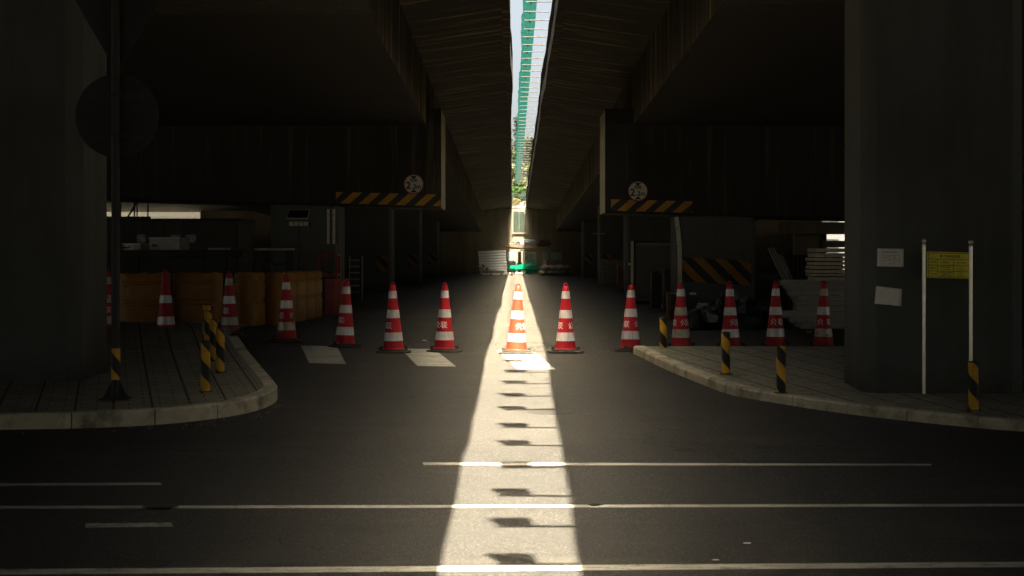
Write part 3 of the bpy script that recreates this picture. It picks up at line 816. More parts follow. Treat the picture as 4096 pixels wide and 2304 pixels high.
# ------------------------------------------------------------------ sign pole on the left
p = G(291, 1003, HL); sp = thing('sign_pole', 'dark sign pole with striped foot and a round and a triangular sign seen from behind', 'sign pole', p)
ps = F / p.y
MB().cyl((0, 0, 0), (0, 0, 4.4), .042, n=20).build('pole', M['gdark'], sp)
MB().lathe([(.046, 0), (.046, .31)], 24).build('striped_sleeve', M['haz_bol'], sp, (0, 0, .19))
mb = MB().box((0, 0, .006), (.26, .26, .012))
for a in range(4):
    q = Matrix.Rotation(a * math.pi / 2 + .1, 3, 'Z'); vs = [q @ Vector(v) for v in ((.04, -.004, .012), (.12, -.004, .012), (.04, -.004, .17), (.04, .004, .012), (.12, .004, .012), (.04, .004, .17))]
    mb.add(vs, [(0, 1, 2), (5, 4, 3), (0, 3, 4, 1), (1, 4, 5, 2), (2, 5, 3, 0)])
mb.build('base_plate', M['gdark'], sp)
zc = H - (290 - CY) / ps - p.z
MB().cyl((0, .055, zc), (0, .067, zc), .415, n=64).build('round_sign', M['signback'], sp)
mb = MB()
for dz in (-.2, .2): mb.box((0, .05, zc + dz), (.5, .02, .04)).box((0, .0, zc + dz), (.11, .1, .035))
mb.build('clamp', M['gdark'], sp)
zt = H - (182 - CY) / ps - p.z
mb = MB(); t = .46
mb.loft([[Vector((0, y, zt)), Vector((t, y, zt + t * 1.732)), Vector((-t, y, zt + t * 1.732))] for y in (.055, .065)])
mb.build('triangular_sign', M['signback'], sp)

# ------------------------------------------------------------------ yellow notice board
pl, pr = G(2324, 991, HR), G(2442, 1003, HR)
nb = thing('notice_board', 'yellow notice board between two shiny steel posts in front of the pier', 'notice board', pl)
s = F / pl.y
for q, yt in ((pl, 617), (pr, 620)):
    x, y, z = q - pl; hh = H - (yt - CY) / (F / q.y) - q.z
    po = MB().cyl((x, y, z), (x, y, z + hh), .019, n=20).build('post', M['steel'], nb)
    MB().lathe([(.021, 0), (.024, .008), (.012, .014), (.016, .022), (.024, .032), (.026, .045), (.022, .058), (.008, .068), (.0, .07)], 20, (x, y, z + hh)).build('finial', M['steel'], po)
A = P(2331, 634, s) - pl; B = P(2440, 700, s) - pl
w_, h_ = B.x - A.x, A.z - B.z; cxn, czn = (A.x + B.x) / 2, (A.z + B.z) / 2; sk = -.025
bd = MB(); yb = -.012
def SK(x, y, z): return Vector((x, y, z + sk * (x - cxn)))
bd.loft([[SK(A.x, y, B.z), SK(B.x, y, B.z), SK(B.x, y, A.z), SK(A.x, y, A.z)] for y in (yb, yb + .014)])
bo = bd.build('panel', M['board'], nb)
mb = MB(); yl = yb - .002
def hl(x0, x1, z, t=.0022): mb.add([SK(x0, yl, z - t), SK(x1, yl, z - t), SK(x1, yl, z + t), SK(x0, yl, z + t)], [(0, 1, 2, 3)])
def vl(x, z0, z1, t=.002): mb.add([SK(x - t, yl, z0), SK(x + t, yl, z0), SK(x + t, yl, z1), SK(x - t, yl, z1)], [(0, 1, 2, 3)])
fx = lambda u: A.x + u * w_
fz = lambda v: A.z - v * h_
u0, u1 = .035, .97
for v in (.045, .28, .51, .735, .965): hl(fx(u0), fx(u1), fz(v))
for u in (u0, u1): vl(fx(u), fz(.965), fz(.045))
for u in (.24, .61): vl(fx(u), fz(.965), fz(.28))
def bt(t, u, v, size, bold=.01):
    vs, fs = text_geo(t, size, bold); mb.add([SK(fx(u) + q.x, yl, fz(v) + q.y) for q in vs], fs)
bt('桥下空间公示牌', .53, .165, .030, .02)
for t, u in (('单位类别', .138), ('单位名称', .425), ('负责人及电话', .79)): bt(t, u, .395, .0165)
bt('监管单位', .138, .62, .0165); bt('北京市交通委员会', .425, .575, .0145); bt('大兴公路分局', .425, .67, .0145); bt('于 强', .79, .575, .0145); bt('69246608-9309', .79, .67, .0135)
bt('使用单位', .138, .85, .0165); bt('北京公联洁达公路养', .425, .78, .0145); bt('护工程有限公司', .425, .85, .0145); bt('道路养护第一分公司', .425, .92, .0145); bt('孔庆欣', .79, .80, .0145); bt('17778025687', .79, .90, .0135)
mb.build('lettering', M['ink'], bo)

# papers taped on the right pier
FY = 17.01; s = F / FY
def sheet(quad, label, lift, k=8):
    c = P(sum(q[0] for q in quad) / 4, sum(q[1] for q in quad) / 4, s); c.y = FY
    r = thing('taped_paper', label, 'paper', c); mb = MB(); pts = [P(x, y, s) - c for x, y in quad]; rows = []
    for j in range(k + 1):
        for i in range(k + 1):
            u, v = i / k, j / k; p_ = pts[0].lerp(pts[1], u).lerp(pts[3].lerp(pts[2], u), v)
            y = -.004 - lift * (u * v) ** 2 - .0012 * (1 + math.sin(5 * u + 3 * v)); rows.append(Vector((p_.x, y, p_.z)))
    n = k + 1; mb.add(rows, [(j*n+i, j*n+i+1, (j+1)*n+i+1, (j+1)*n+i) for j in range(k) for i in range(k)])
    o = mb.build('sheet', M['paper'], r); md = o.modifiers.new('thickness', 'SOLIDIFY'); md.thickness = .0008
    return r, o
r1, o1 = sheet([(2207, 625), (2273, 626), (2273, 671.5), (2206, 670)], 'printed paper notice with a small table taped to the right pier', .002)
mb = MB(); U = 1 / s
def px2(x, y): return Vector(((x - 2240) * U, -.0085, -(y - 648) * U))
def ln(a, b, t=.0012):
    d = (b - a).normalized(); n_ = Vector((-d.z, 0, d.x)) * t; mb.add([a - n_, b - n_, b + n_, a + n_], [(0, 1, 2, 3)])
for y in (642, 653.4, 663.5): ln(px2(2217, y), px2(2262, y + .4))
for x in (2217, 2237.5, 2262): ln(px2(x, 642), px2(x, 663.8))
for t, x, y, z in (('桥下空间紧急联系人', 2239, 634.5, .0185), ('紧急联系人', 2227, 647.8, .011), ('电话', 2249.5, 645.8, .010), ('(24小时)', 2249.5, 650, .010), ('联系人', 2226.5, 658.3, .011), ('13811520007', 2249.5, 658.9, .009)):
    flat_text(mb, t, z, px2(x, y), .012)
mb.build('lettering', M['ink'], o1)
sheet([(2204, 719.5), (2269, 727), (2266, 770), (2199.5, 764)], 'blank curling paper taped crooked below the printed notice', .02)

# ------------------------------------------------------------------ yellow plastic barriers
def barrier_meshes(L):
    prof = []; n = 14; out = MB(); D = .42
    def outline(k):
        pts = []; r = .175 * k
        a, b = L / 2 * (.985 + .015 * k), D / 2 * k
        for cx_, cy_, t0 in ((a - r, b - r, 0), (-a + r, b - r, 90), (-a + r, -b + r, 180), (a - r, -b + r, 270)):
            for q in range(5): t = R(t0 + 22.5 * q); pts.append((cx_ + r * math.cos(t), cy_ + r * math.sin(t)))
        return pts
    rings = []
    for z, k in ((0, .96), (.03, 1), (.36, 1), (.375, .89), (.398, .89), (.405, .99), (.42, .99), (.425, .89), (.447, .89), (.462, 1), (.69, .985), (.708, .88), (.732, .88), (.748, .975), (.83, .93), (.865, .84)):
        rings.append([Vector((x, y, z)) for x, y in outline(k)])
    out.loft(rings); return out
bm1 = barrier_meshes(.77)
BAR = [(366, 163, .05, 'leftmost in view, behind the plain cone'), (498, 161, -.04, 'second from the sign pole, behind the bollard cluster'), (628, 153, 1.50, 'third in the row, seen end on'), (701, 149, 1.32, 'directly behind the cone with split lettering'),
       (731, 143, 1.42, 'just right of the cone with split lettering'), (755, 138.5, 1.42, 'second from the far end of the row'), (775, 134.5, 1.42, 'at the far end of the row')]
b0 = None
for px, s, rz, where in BAR:
    X, Y = (px - CX) / s, F / s; lab = 'yellow water-filled plastic barrier ' + where
    zg = ground(X, Y)
    if b0 is None:
        b0 = thing('plastic_barrier', lab, 'barrier', (X, Y, zg), rz, 'yellow plastic barriers in a row')
        bm1.build('body', M['barrier'], b0, bevel=.0)
        for sx in (-.26, .0, .26): MB().box((sx, 0, .868), (.10, .20, .03)).build('lug', M['barrier'], b0, bevel=.01)
        MB().cyl((.2, -.18, .12), (.2, -.19, .12), .035, n=14).build('drain_plug', M['black'], b0)
    else: dup(b0, (X, Y, zg), rz, lab)

# ------------------------------------------------------------------ left yard
def base_at(px, s): X, Y = (px - CX) / s, F / s; return Vector((X, Y, ground(X, Y)))
def zof(py, s): return H - (py - CY) / s

# drab site cabin
s = 92; b = base_at(410, s); cab = thing('site_cabin', 'drab sheet-metal site cabin with three small dark windows behind the barriers', 'site cabin', b)
w_, zt = 380 / s, zof(557, s) - b.z
mb = MB().box((0, 1.2, zt / 2), (w_, 2.4, zt)); x = -w_ / 2 + .1
while x < w_ / 2: mb.box((x, -.012, zt / 2), (.05, .03, zt * .98)); x += .28
mb.build('wall', M['cabin'], cab)
MB().box((0, 1.15, zt + .04), (w_ + .16, 2.6, .08)).build('roof', M['gdark'], cab)
for px in (357, 444, 482): MB().box(((px - 410) / s, -.03, zof(600, s) - b.z), (.26, .03, .22)).build('window', M['dwindow'], cab)
# equipment boxes on a dark flat trailer
s = 112; b = base_at(430, s); tr = thing('flat_trailer', 'dark flatbed trailer standing behind the yellow barriers', 'trailer', b)
zb = zof(629, s) - b.z
MB().box((0, .7, zb - .09), (360 / s, 1.5, .18)).build('bed', M['gdark'], tr, bevel=.01)
mb = MB()
for x in (-1.5, -.75, 0, .75, 1.5): mb.box((x, -.02, zb - .45), (.05, .05, .6))
mb.box((0, -.02, zb - .74), (360 / s, .05, .05)); mb.box((-.75, .02, zb - .42), (1.4, .02, .5)); mb.build('side_frame', M['gdark'], tr)
for x in (-.9, .2):
    wh = MB().cyl((x, -.02, .3), (x, .16, .3), .3, n=24).build('wheel', M['black'], tr)
def bin_(px0, px1, y0, y1, s, label, paper=False):
    c = P((px0 + px1) / 2, y1, s); c.z = zof(629, 112) + .002 if not paper else zof(629, 112) + .002
    r = thing('tool_box', label, 'tool box', (c.x, F / 112 + .35, c.z), R(-14), 'grey lidded tool boxes on the trailer'); w = (px1 - px0) / 112; h = (y1 - y0) / 112
    MB().box((0, .2, h / 2), (w, .5, h)).build('body', M['galv'], r, bevel=.008)
    MB().box((0, .2, h + .011), (w + .03, .53, .022)).build('lid', M['panel'], r, bevel=.004)
    for x in (-w * .3,): MB().tube([(x - .04, -.06, h * .3), (x - .04, -.11, h * .45), (x + .04, -.11, h * .45), (x + .04, -.06, h * .3)], .012, 6).build('handle', M['gdark'], r)
    if paper:
        q = MB().box((-.06, -.053, h * .55), (.19, .003, .15)).build('paper_label', M['paper'], r)
        t = MB(); flat_text(t, '8R', .09, (-.05, -.056, h * .55)); t.build('lettering', M['ink'], q)
bin_(300, 350, 615, 629, 112, 'grey lidded tool box with a white paper label', True)
bin_(366, 450, 600, 629, 112, 'larger grey lidded tool box without a label')

# steel work tables
for px0, px1, yt, s, lab in ((640, 731, 627, 124, 'long dark steel work table with a bright top edge left of the solar lamp'), (524, 566, 626, 118, 'short dark steel work table beside the flat trailer')):
    b = base_at((px0 + px1) / 2, s); r = thing('work_table', lab, 'work table', b); w = (px1 - px0) / s; zt = zof(yt, s) - b.z
    MB().box((0, .3, zt), (w, .7, .04)).build('tabletop', M['galv'], r, bevel=.004)
    for x in (-w / 2 + .06, w / 2 - .06):
        for y in (.0, .6): MB().box((x, y, zt / 2 - .01), (.08, .06, zt - .03)).build('leg', M['gdark'], r)
    MB().box((0, .0, zt - .3), (w - .2, .03, .06)).build('rail', M['gdark'], r)

# solar flood lamp
s = 128; b = base_at(752, s); r = thing('solar_flood_lamp', 'unlit solar flood lamp on a post above the yellow barriers', 'lamp', b)
zl = zof(563, s) - b.z
MB().cyl((0, .08, 0), (0, .08, zl - .06), .032, n=14).build('post', M['gdark'], r)
h = MB().box((-.02, .06, zl), (.40, .10, .115)).build('lamp_housing', M['gdark'], r, bevel=.01)
MB().cyl((.18, .06, zl), (.235, .06, zl), .055, n=18).build('end_cap', M['black'], h)
mb = MB()
for k in range(4):
    for i in range(6):
        for j in range(5): mb.box((-.175 + k * .098 + i * .0142 - .015, .006, zl - .034 + j * .017), (.0115, .010, .0135))
mb.build('led_array', M['led'], h)
mb = MB().box((-.03, .12, zl + .19), (.42, .34, .014), Matrix.Rotation(R(28), 3, 'X')); so = mb.build('solar_panel', M['dwindow'], r)
mb = MB()
for x in (-.235, .175): mb.box((x, .12, zl + .19), (.014, .36, .02), Matrix.Rotation(R(28), 3, 'X'))
mb.box((-.03, -.04, zl + .105), (.42, .014, .02)).box((-.03, .28, zl + .275), (.42, .014, .02)); mb.build('panel_frame', M['galv'], so)

# red steel frame with a cabinet
s = 122; b = base_at(826, s); r = thing('scaffold_rack', 'dark red steel frame standing before the left pier column', 'frame', b)
hh = zof(640, s) - b.z
for x in (-.20, .17):
    for y in (0, .5): MB().box((x, y, hh / 2), (.035, .035, hh)).build('post', M['redsteel'], r)
mb = MB()
for z in (hh - .02, .75): mb.box((-.015, 0, z), (.335, .033, .033)).box((-.015, .5, z), (.335, .033, .033)).box((-.20, .25, z), (.033, .46, .033)).box((.17, .25, z), (.033, .46, .033))
mb.build('rail', M['redsteel'], r)
MB().box((-.015, .25, .36), (.33, .44, .70)).build('lower_panel', M['gdark'], r)
MB().box((-.015, .3, 1.1), (.30, .3, .58)).build('motor_unit', M['cabin'], r, bevel=.02)
s = 128; b = base_at(851, s); r = thing('red_cabinet', 'narrow red steel cabinet behind the leaning cone', 'cabinet', b, R(62))
MB().box((0, .1, .34), (.34, .2, .68)).build('body', M['redsteel'], r, bevel=.006)
for x in (-.085, .085): MB().box((x, -.006, .34), (.155, .012, .6)).build('door', M['redsteel'], r, bevel=.004)
MB().box((0, .1, .69), (.37, .24, .025)).build('top', M['redsteel'], r)
s = 100; b = base_at(893, s); r = thing('slatted_rack', 'dark slatted rack in the gloom right of the red cabinet', 'rack', b)
for x in (-.16, .16): MB().box((x, 0, .55), (.05, .4, 1.1)).build('post', M['gdark'], r)
for k in range(6): MB().box((0, -.0, .2 + k * .16), (.27, .42, .025)).build('shelf', M['galv'], r)
# scaffold and bright outside seen through the left opening
s = 80; b = base_at(320, s); r = thing('scaffold_tower', 'dark scaffold frame silhouetted in the far left opening', 'scaffold', b)
z0, z1 = 0, zof(505, s) - b.z
for px in (301, 338, 345, 372): MB().cyl(((px - 320) / s, 0, 0), ((px - 320) / s, 0, z1), .05 if px == 301 else .022, n=10).build('upright', M['gdark'], r)
zr = zof(547, s) - b.z
MB().cyl((-.8, -.03, zr), (.75, -.03, zr), .03, n=8).cyl((-.8, -.03, zr - .14), (.75, -.03, zr - .14), .02, n=8).build('rail', M['gdark'], r)
MB().cyl((.02, -.06, zr - .02), (.34, -.06, z1), .03, n=8).build('brace', M['gdark'], r)

# outside buildings and greenery beyond the open edges
def building(name, label, px0, px1, py_top, s, mat, depth=8, bands=6):
    b = base_at((px0 + px1) / 2, s); w = (px1 - px0) / s; h = zof(py_top, s) - b.z
    r = thing(name, label, 'building', (b.x, b.y, 0)); MB().box((0, depth / 2, h / 2), (w, depth, h)).build('wall', M[mat], r)
    for k in range(bands):
        z = h * (k + .6) / (bands + .3)
        for i in range(5): MB().box((-w / 2 + w * (i + .5) / 5, -.02, z), (w / 7, .08, h / bands * .42)).build('window', M['dwindow'], r)
    MB().box((0, depth / 2, h + .1), (w + .5, depth + .5, .2)).build('roof', M['stone'], r)
building('cream_building', 'cream building with banded wall seen through the far left opening', 250, 530, 330, 27, 'banded', 10, 0)
building('pale_building', 'pale building seen through the small opening left of the right pier', 1950, 2380, 420, 24, 'dullwall', 10, 3)
broadleaf(-38, 120, 0, 7, 2.6, 'green tree beyond the far left opening beside the sign pole', 12, M['leaf'], .2, 14, 90)
broadleaf(17.6, 56, 0, 6, 2.4, 'sunlit green tree at the far right edge behind the right pier', 14, M['leaf'], .16, 14, 110)

# ------------------------------------------------------------------ right yard
# w-beam guardrails, one object each
def guard_profile():
    top = []
    for i in range(25):
        u = i / 24; top.append((u * .31 - .155, .041 * math.cos(2 * math.pi * 2 * u) * -1))
    return top
GL = 2.6
pr_ = guard_profile()
mb = MB(); N = 2
rings = []
for x in (-GL / 2, GL / 2):
    th_ = lambda y: 0.009 if abs(y) > .15 else .002
    rings.append([Vector((x, y, z + th_(y))) for y, z in pr_] + [Vector((x, y, z - th_(y))) for y, z in reversed(pr_)])
mb.loft(rings)
g0 = None; sG = 152; YG = F / sG; rr = random.Random(21)
for k in range(17):
    z = .10 + k * (.0455); px_l = [2020, 2004, 1996, 1990, 1962, 1955, 2003, 2004, 2006, 2005, 2008, 2000, 1990, 1986, 1982, 1977, 1966][k]
    X = (px_l - CX) / sG + GL / 2; loc = (X, YG + .20 + rr.uniform(-.02, .02), z)
    lab = 'pale steel guardrail beam lying in the low stack beside the right pier'
    if k == 16: lab = 'topmost guardrail beam of the low stack beside the right pier, reaching farthest out at the top'
    if g0 is None:
        g0 = mb.build('guardrail_beam', M['galv'], None, loc); tag(g0, lab, 'guardrail beam', 'stacked guardrail beams'); g = g0
    else:
        g = g0.copy(); C.objects.link(g); g.location = loc; g['label'] = lab
    g.rotation_euler = ((0 if k % 2 else math.pi), rr.uniform(-.002, .002), rr.uniform(-.004, .004))
b = Vector(((2080 - CX) / sG, YG + .2, 0))
for x, w in ((-.3, 'at its visible end'), (1.3, 'deep behind the right pier')):
    tag(MB().box((0, 0, .028), (.1, .5, .056)).build('timber_bearer', M['wood'], None, b + Vector((x, 0, 0))), 'short timber bearer under the guardrail stack, ' + w, 'timber')
# formwork boards stack behind
s = 131; Y = F / s; k = 0; z = 0.0; rr = random.Random(4)
zt = zof(628, s); base_ = thing('steel_trestle', 'low dark trestle carrying the stack of pale boards', 'trestle', ((2140 - CX) / s, Y + .5, 0))
MB().box((0, 0, .56), (1.6, .9, .06)).build('top', M['gdark'], base_)
for x in (-.7, .7):
    for y in (-.4, .4): MB().box((x, y, .265), (.07, .07, .53)).build('leg', M['gdark'], base_)
z = .592; bd0 = {}
while z < zt:
    th = rr.choice((.045, .06, .075)); px_l = rr.choice((2047, 2052, 2046, 2058, 2050)); 
    if z > zt - .16: px_l = 2052
    wd = 1.6; X = (px_l - CX) / s + wd / 2
    if th not in bd0:
        o = MB().box((0, 0, 0), (wd, .8, th)).build('formwork_board', M['ply'], None, None, bevel=.004); bd0[th] = o
        tag(o, 'x', 'board', 'stacked formwork boards')
    else:
        o = bd0[th].copy(); C.objects.link(o)
    o.location = (X, Y + .5, z + th / 2); o.rotation_euler = (0, rr.uniform(-.004, .004), rr.uniform(-.05, .05))
    o['label'] = 'pale worn formwork board lying in the tall stack above the guardrails'
    z += th + .017
o['label'] = 'topmost formwork board of the tall stack above the guardrails'
tag(MB().box((0, 0, (zof(606, s) - z) / 2 + .004), (1.2, .5, zof(606, s) - z), .1).build('dark_crate', M['cabin'], None, ((2170 - CX) / s, Y + .6, z), bevel=.01), 'drab crate on top of the formwork board stack beside the right pier', 'crate')
# leaning rods
rr = random.Random(8); r0 = None
for k in range(6):
    a = P(1975 + k * 4.2, 717, 128); t = P(1935 + k * 7.0, 626 + k * 4 * (k > 2), 128); a.z = .02; d = t - a
    a2 = Vector((a.x + (a.z - a.z), a.y, .0)); 
    o = MB().cyl((0, 0, 0), (t.x - a.x - .3, .25, t.z - .0), .013, n=8).build('steel_rod', M['galv'], None, (a.x + .32, a.y, .02)); tag(o, 'thin steel rod leaning left against the corrugated sheet' if k else 'outermost thin steel rod leaning against the corrugated sheet', 'steel rod', 'leaning steel rods')
# corrugated sheet fence
s = 125; mb = MB(); x0, x1 = (1978 - CX) / s, (2120 - CX) / s; n = 90; vs = []
for j in (0, zof(641, s)):
    for i in range(n + 1): u = i / n; vs.append(Vector(((x1 - x0) * (u - .5), .035 * math.sin(u * 2 * math.pi * 13), j)))
mb.add(vs, [(i, i+1, n+2+i, n+1+i) for i in range(n)])
o = mb.build('corrugated_sheet', M['cabin'], None, ((x0 + x1) / 2, F / s, 0)); md = o.modifiers.new('thickness', 'SOLIDIFY'); md.thickness = .003
tag(o, 'upright dark corrugated metal sheet behind the leaning rods', 'metal sheet')
# side wall with opening
s = 86; r = thing('plastered_wall', 'pale plastered wall lit from the side behind the corrugated sheet', 'wall', ((2030 - CX) / s, F / s, 0))
MB().box((0, .15, zof(583, s) / 2), (62 / s, .3, zof(583, s))).build('wall_face', M['cream'], r)
s = 88; r = thing('roof_beam', 'long pale beam under the right deck over the small bright opening', 'beam', ((2130 - CX) / s, F / s, zof(589, s)))
MB().box((0, .25, .17), (330 / s, .6, .34)).build('beam', M['wall'], r, bevel=.01)
for px in (2076, 2215): MB().box(((px - 2130) / s, .3, -zof(589, s) / 2), (.16, .2, zof(589, s))).build('post', M['gdark'], r)

# wrapped heap in front of the right column
hp = thing('tarp_heap', 'low heap of junk wrapped in torn black plastic in front of the striped column', 'heap', base_at(1850, 146)); mb = MB(); rr = random.Random(2)
for k in range(26):
    px = rr.uniform(1735, 1965); X = (px - 1850) / 146; hgt = .38 * (1 - abs(X) / 1.2) + .16
    mb.blob((X, rr.uniform(0, .8), hgt * .45), (rr.uniform(.14, .30), .22, hgt * rr.uniform(.4, .75)), k, 11, 7, .3)
mb.build('tarp', M['tarp'], hp)
for k in range(5):
    a = Vector((rr.uniform(-.7, .3), rr.uniform(.0, .3), .35 + rr.uniform(0, .15)))
    MB().beam(a, a + Vector((rr.uniform(.3, .6), rr.uniform(-.1, .1), rr.uniform(-.05, .08))), .05, .03).build('plank', M['wood'], hp)
MB().box((-.72, .1, .62), (.11, .05, .035)).build('plank', M['ply'], hp)
# brown post and bin
p = base_at(1681, 128); r = thing('steel_post', 'short rusty steel post standing behind the cone without a ring', 'post', p)
MB().box((0, 0, .27), (.055, .13, .56), .2).build('post', M['rust'], r, bevel=.004); MB().box((0, 0, .005), (.16, .2, .01)).build('base_plate', M['rust'], r)
p = base_at(1697, 126); r = thing('oil_drum', 'small black drum beside the rusty post', 'drum', p)
MB().lathe([(.115, 0), (.12, .01), (.12, .17), (.125, .18), (.12, .19), (.12, .34), (.125, .35), (.12, .36), (.12, .5), (.11, .505)], 24).build('body', M['black'], r); MB().lathe([(.095, .50), (.095, .512), (.05, .514)], 20).build('lid', M['galv'], r)
# grey metal container with frame and a pale conduit
s = 100; p = base_at(1648, s); r = thing('storage_container', 'grey steel storage container with a raised frame left of the right column', 'container', p)
zt = zof(606, s); MB().box((0, .6, zt / 2), (1.06, 1.2, zt)).build('body', plain('container_grey', (.15, .145, .11), .6, .2, .15, 3, .3), r)
mb = MB()
for x in (-.52, .52): mb.box((x, -.02, zt / 2), (.045, .05, zt))
mb.box((0, -.02, zt - .02), (1.0, .045, .045)).box((0, -.02, .06), (1.0, .045, .09)); mb.build('door_frame', M['cap'], r)
MB().box((0, -.012, zt * .5 + .01), (.9, .02, zt - .26)).build('door', M['cabin'], r)
p = base_at(1586, 96); r = thing('pipe_post', 'pale upright pipe with a clamp left of the grey container', 'pipe', p)
zt = zof(612, 96); po = MB().cyl((0, 0, 0), (0, 0, zt), .045, n=16).build('pipe', M['cap'], r); MB().cyl((0, 0, zt * .63), (0, 0, zt * .67), .056, n=16).build('clamp', M['galv'], po)
p = base_at(1683, 108); r = thing('wrapped_pallet', 'stack of goods wrapped in clear plastic left of the curved strip', 'pallet load', p)
MB().box((0, .25, .06), (.28, .6, .10)).build('pallet', M['wood'], r); MB().box((0, .25, .53), (.25, .55, .82)).build('load', M['tarp'], r, bevel=.03)
p = base_at(1655, 106); tag(MB().box((0, .2, .42), (.30, .4, .84)).box((0, .2, .86), (.08, .08, .05)).build('dark_box', M['gdark'], None, p, bevel=.015), 'black steel box standing before the grey container door', 'box')
# brick pallet and lamp post thing deeper in
s = 63; p = base_at(1543, s); r = thing('block_pallet', 'pallet of stacked concrete blocks under the right deck', 'pallet load', p)
rr = random.Random(6); mb = MB()
for j in range(5):
    for i in range(5): mb.box((-.46 + i * .23 + rr.uniform(-.01, .01), .0, .16 + j * .19), (.215, .4, .175))
mb.build('blocks', M['stone'], r, bevel=.01); MB().box((0, 0, .035), (1.2, .7, .07)).build('pallet', M['wood'], r)
p = base_at(1508, 62); r = thing('tap_stand', 'thin greenish standpipe with a cross arm left of the block pallet', 'standpipe', p)
zt = zof(568, 62); MB().cyl((0, 0, 0), (0, 0, zt), .03, n=10).build('pipe', plain('green_pipe', (.12, .17, .11), .6), r); MB().cyl((-.28, 0, zt - .32), (.22, 0, zt - .32), .018, n=8).build('cross_arm', M['galv'], r)
p = base_at(1566, 76); tag(MB().box((0, 0, .42), (.36, .3, .84)).build('electric_cabinet', M['rust'], None, p, bevel=.012), 'dark rusty cabinet standing at the foot of the first right column', 'cabinet')

# ------------------------------------------------------------------ the store of materials at the end wall
FX = lambda zx: 1163.5 + zx / 5.12          # from the enlarged crop
FY_ = lambda zy: 440.3 + zy / 5.12
def fp(zx, zy, Y): s = F / Y; q = P(FX(zx), FY_(zy), s); return q
# leaning white panels
Y = 91.5; s = F / Y; rr = random.Random(31); p0 = None
for k in range(9):
    zy = 962 + k * 33; a = fp(378, zy, Y); w = 350 / 5.12 / s
    z = max(.06, a.z); sl = -.03 + .008 * k
    if p0 is None:
        o = p0 = MB().box((0, .35, 0), (w, 1.0, .115)).build('steel_sheet', M['panel'], None, None, bevel=.012); tag(o, '', 'steel sheet', 'stacked pale steel panels')
    else: o = p0.copy(); C.objects.link(o)
    o.location = (a.x + k * .012, Y, .08 + (8 - k) * .152); o.rotation_euler = (0, -.045 + .004 * k, rr.uniform(-.02, .02))
    o['label'] = 'long pale steel panel in the stack left of the green frames'
p0['label'] = 'topmost pale steel panel of the stack left of the green frames'
# rubble chunks on a pallet
Y = 89.6; pl_ = thing('wooden_pallet', 'low wooden pallet under the broken blocks at the end wall', 'pallet', (fp(370, 1275, Y).x, Y, 0))
mb = MB()
for x in (-.55, 0, .55): mb.box((x, 0, .05), (.1, .8, .1))
mb.build('bearer', M['wood'], pl_)
mb = MB()
for y in (-.35, -.12, .12, .35): mb.box((0, y, .112), (1.3, .14, .022))
mb.build('deck_boards', M['ply'], pl_)
rr = random.Random(14)
for k in range(22):
    lv = 0 if k < 13 else (1 if k < 20 else 2); x = -.58 + (k % 13) * .097 * (1 if lv == 0 else 0) + (0 if lv == 0 else rr.uniform(-.4, .4))
    chunk('broken_block', 'broken concrete block heaped on the pallet before the pale panels', 'concrete block', (fp(370, 1275, Y).x + x, Y + rr.uniform(-.25, .25), .20 + lv * .15), (rr.uniform(.14, .22), rr.uniform(.16, .24), rr.uniform(.12, .18)), rr.uniform(0, 3), M['stone'], 'broken blocks on the pallet', rr.uniform(-.4, .4))
# wrapped goods on pallets (behind, under the timber)
for zx0, zx1, lab in ((575, 690, 'load wrapped in cloudy plastic behind the left end of the green frames'), (800, 950, 'load wrapped in cloudy plastic behind the right end of the green frames'), (1040, 1120, 'pale wrapped load under the brown pipes'), (1135, 1285, 'wide wrapped load at the right end of the store')):
    Y = 94.6; s = F / Y; a = fp((zx0 + zx1) / 2, 1000, Y); w = (zx1 - zx0) / 5.12 / s
    r = thing('wrapped_pallet', lab, 'pallet load', (a.x, Y, 0)); zt = fp(0, 995, Y).z
    MB().box((0, .4, .07), (w, .8, .13)).build('pallet', M['wood'], r)
    MB().box((0, .4, .14 + (zt - .14) / 2), (w * .97, .76, zt - .14)).build('load', M['wrap'], r, bevel=.05)
a = fp(735, 1000, 94.3); r = thing('cement_column', 'pale concrete stump between the wrapped loads', 'concrete stump', (a.x, 94.4, 0))
MB().lathe([(.13, 0), (.11, .3), (.16, .42), (.16, .5), (.20, .55), (.10, .68), (.09, 1.25), (.1, 1.3)], 18).build('stump', M['stone'], r)
# timber baulks across the top
rr = random.Random(17)
for k, (zxa, zya, zxb, zyb, th, lab) in enumerate(((468, 905, 1120, 950, .13, 'longest dark timber baulk lying across the wrapped loads'), (560, 935, 740, 945, .10, 'short timber baulk with a blue edge under the pale pipes'), (740, 940, 985, 962, .08, 'thin timber plank below the long baulk'), (745, 965, 990, 985, .07, 'lowest thin timber plank below the long baulk'))):
    Y = 93.9 - .02 * k; a, b = fp(zxa, zya, Y), fp(zxb, zyb, Y); c = (a + b) / 2
    tag(MB().beam(a - c, b - c, .9 if k == 0 else .5, th).build('timber_baulk', M['wood'], None, c, bevel=.01), lab, 'timber')
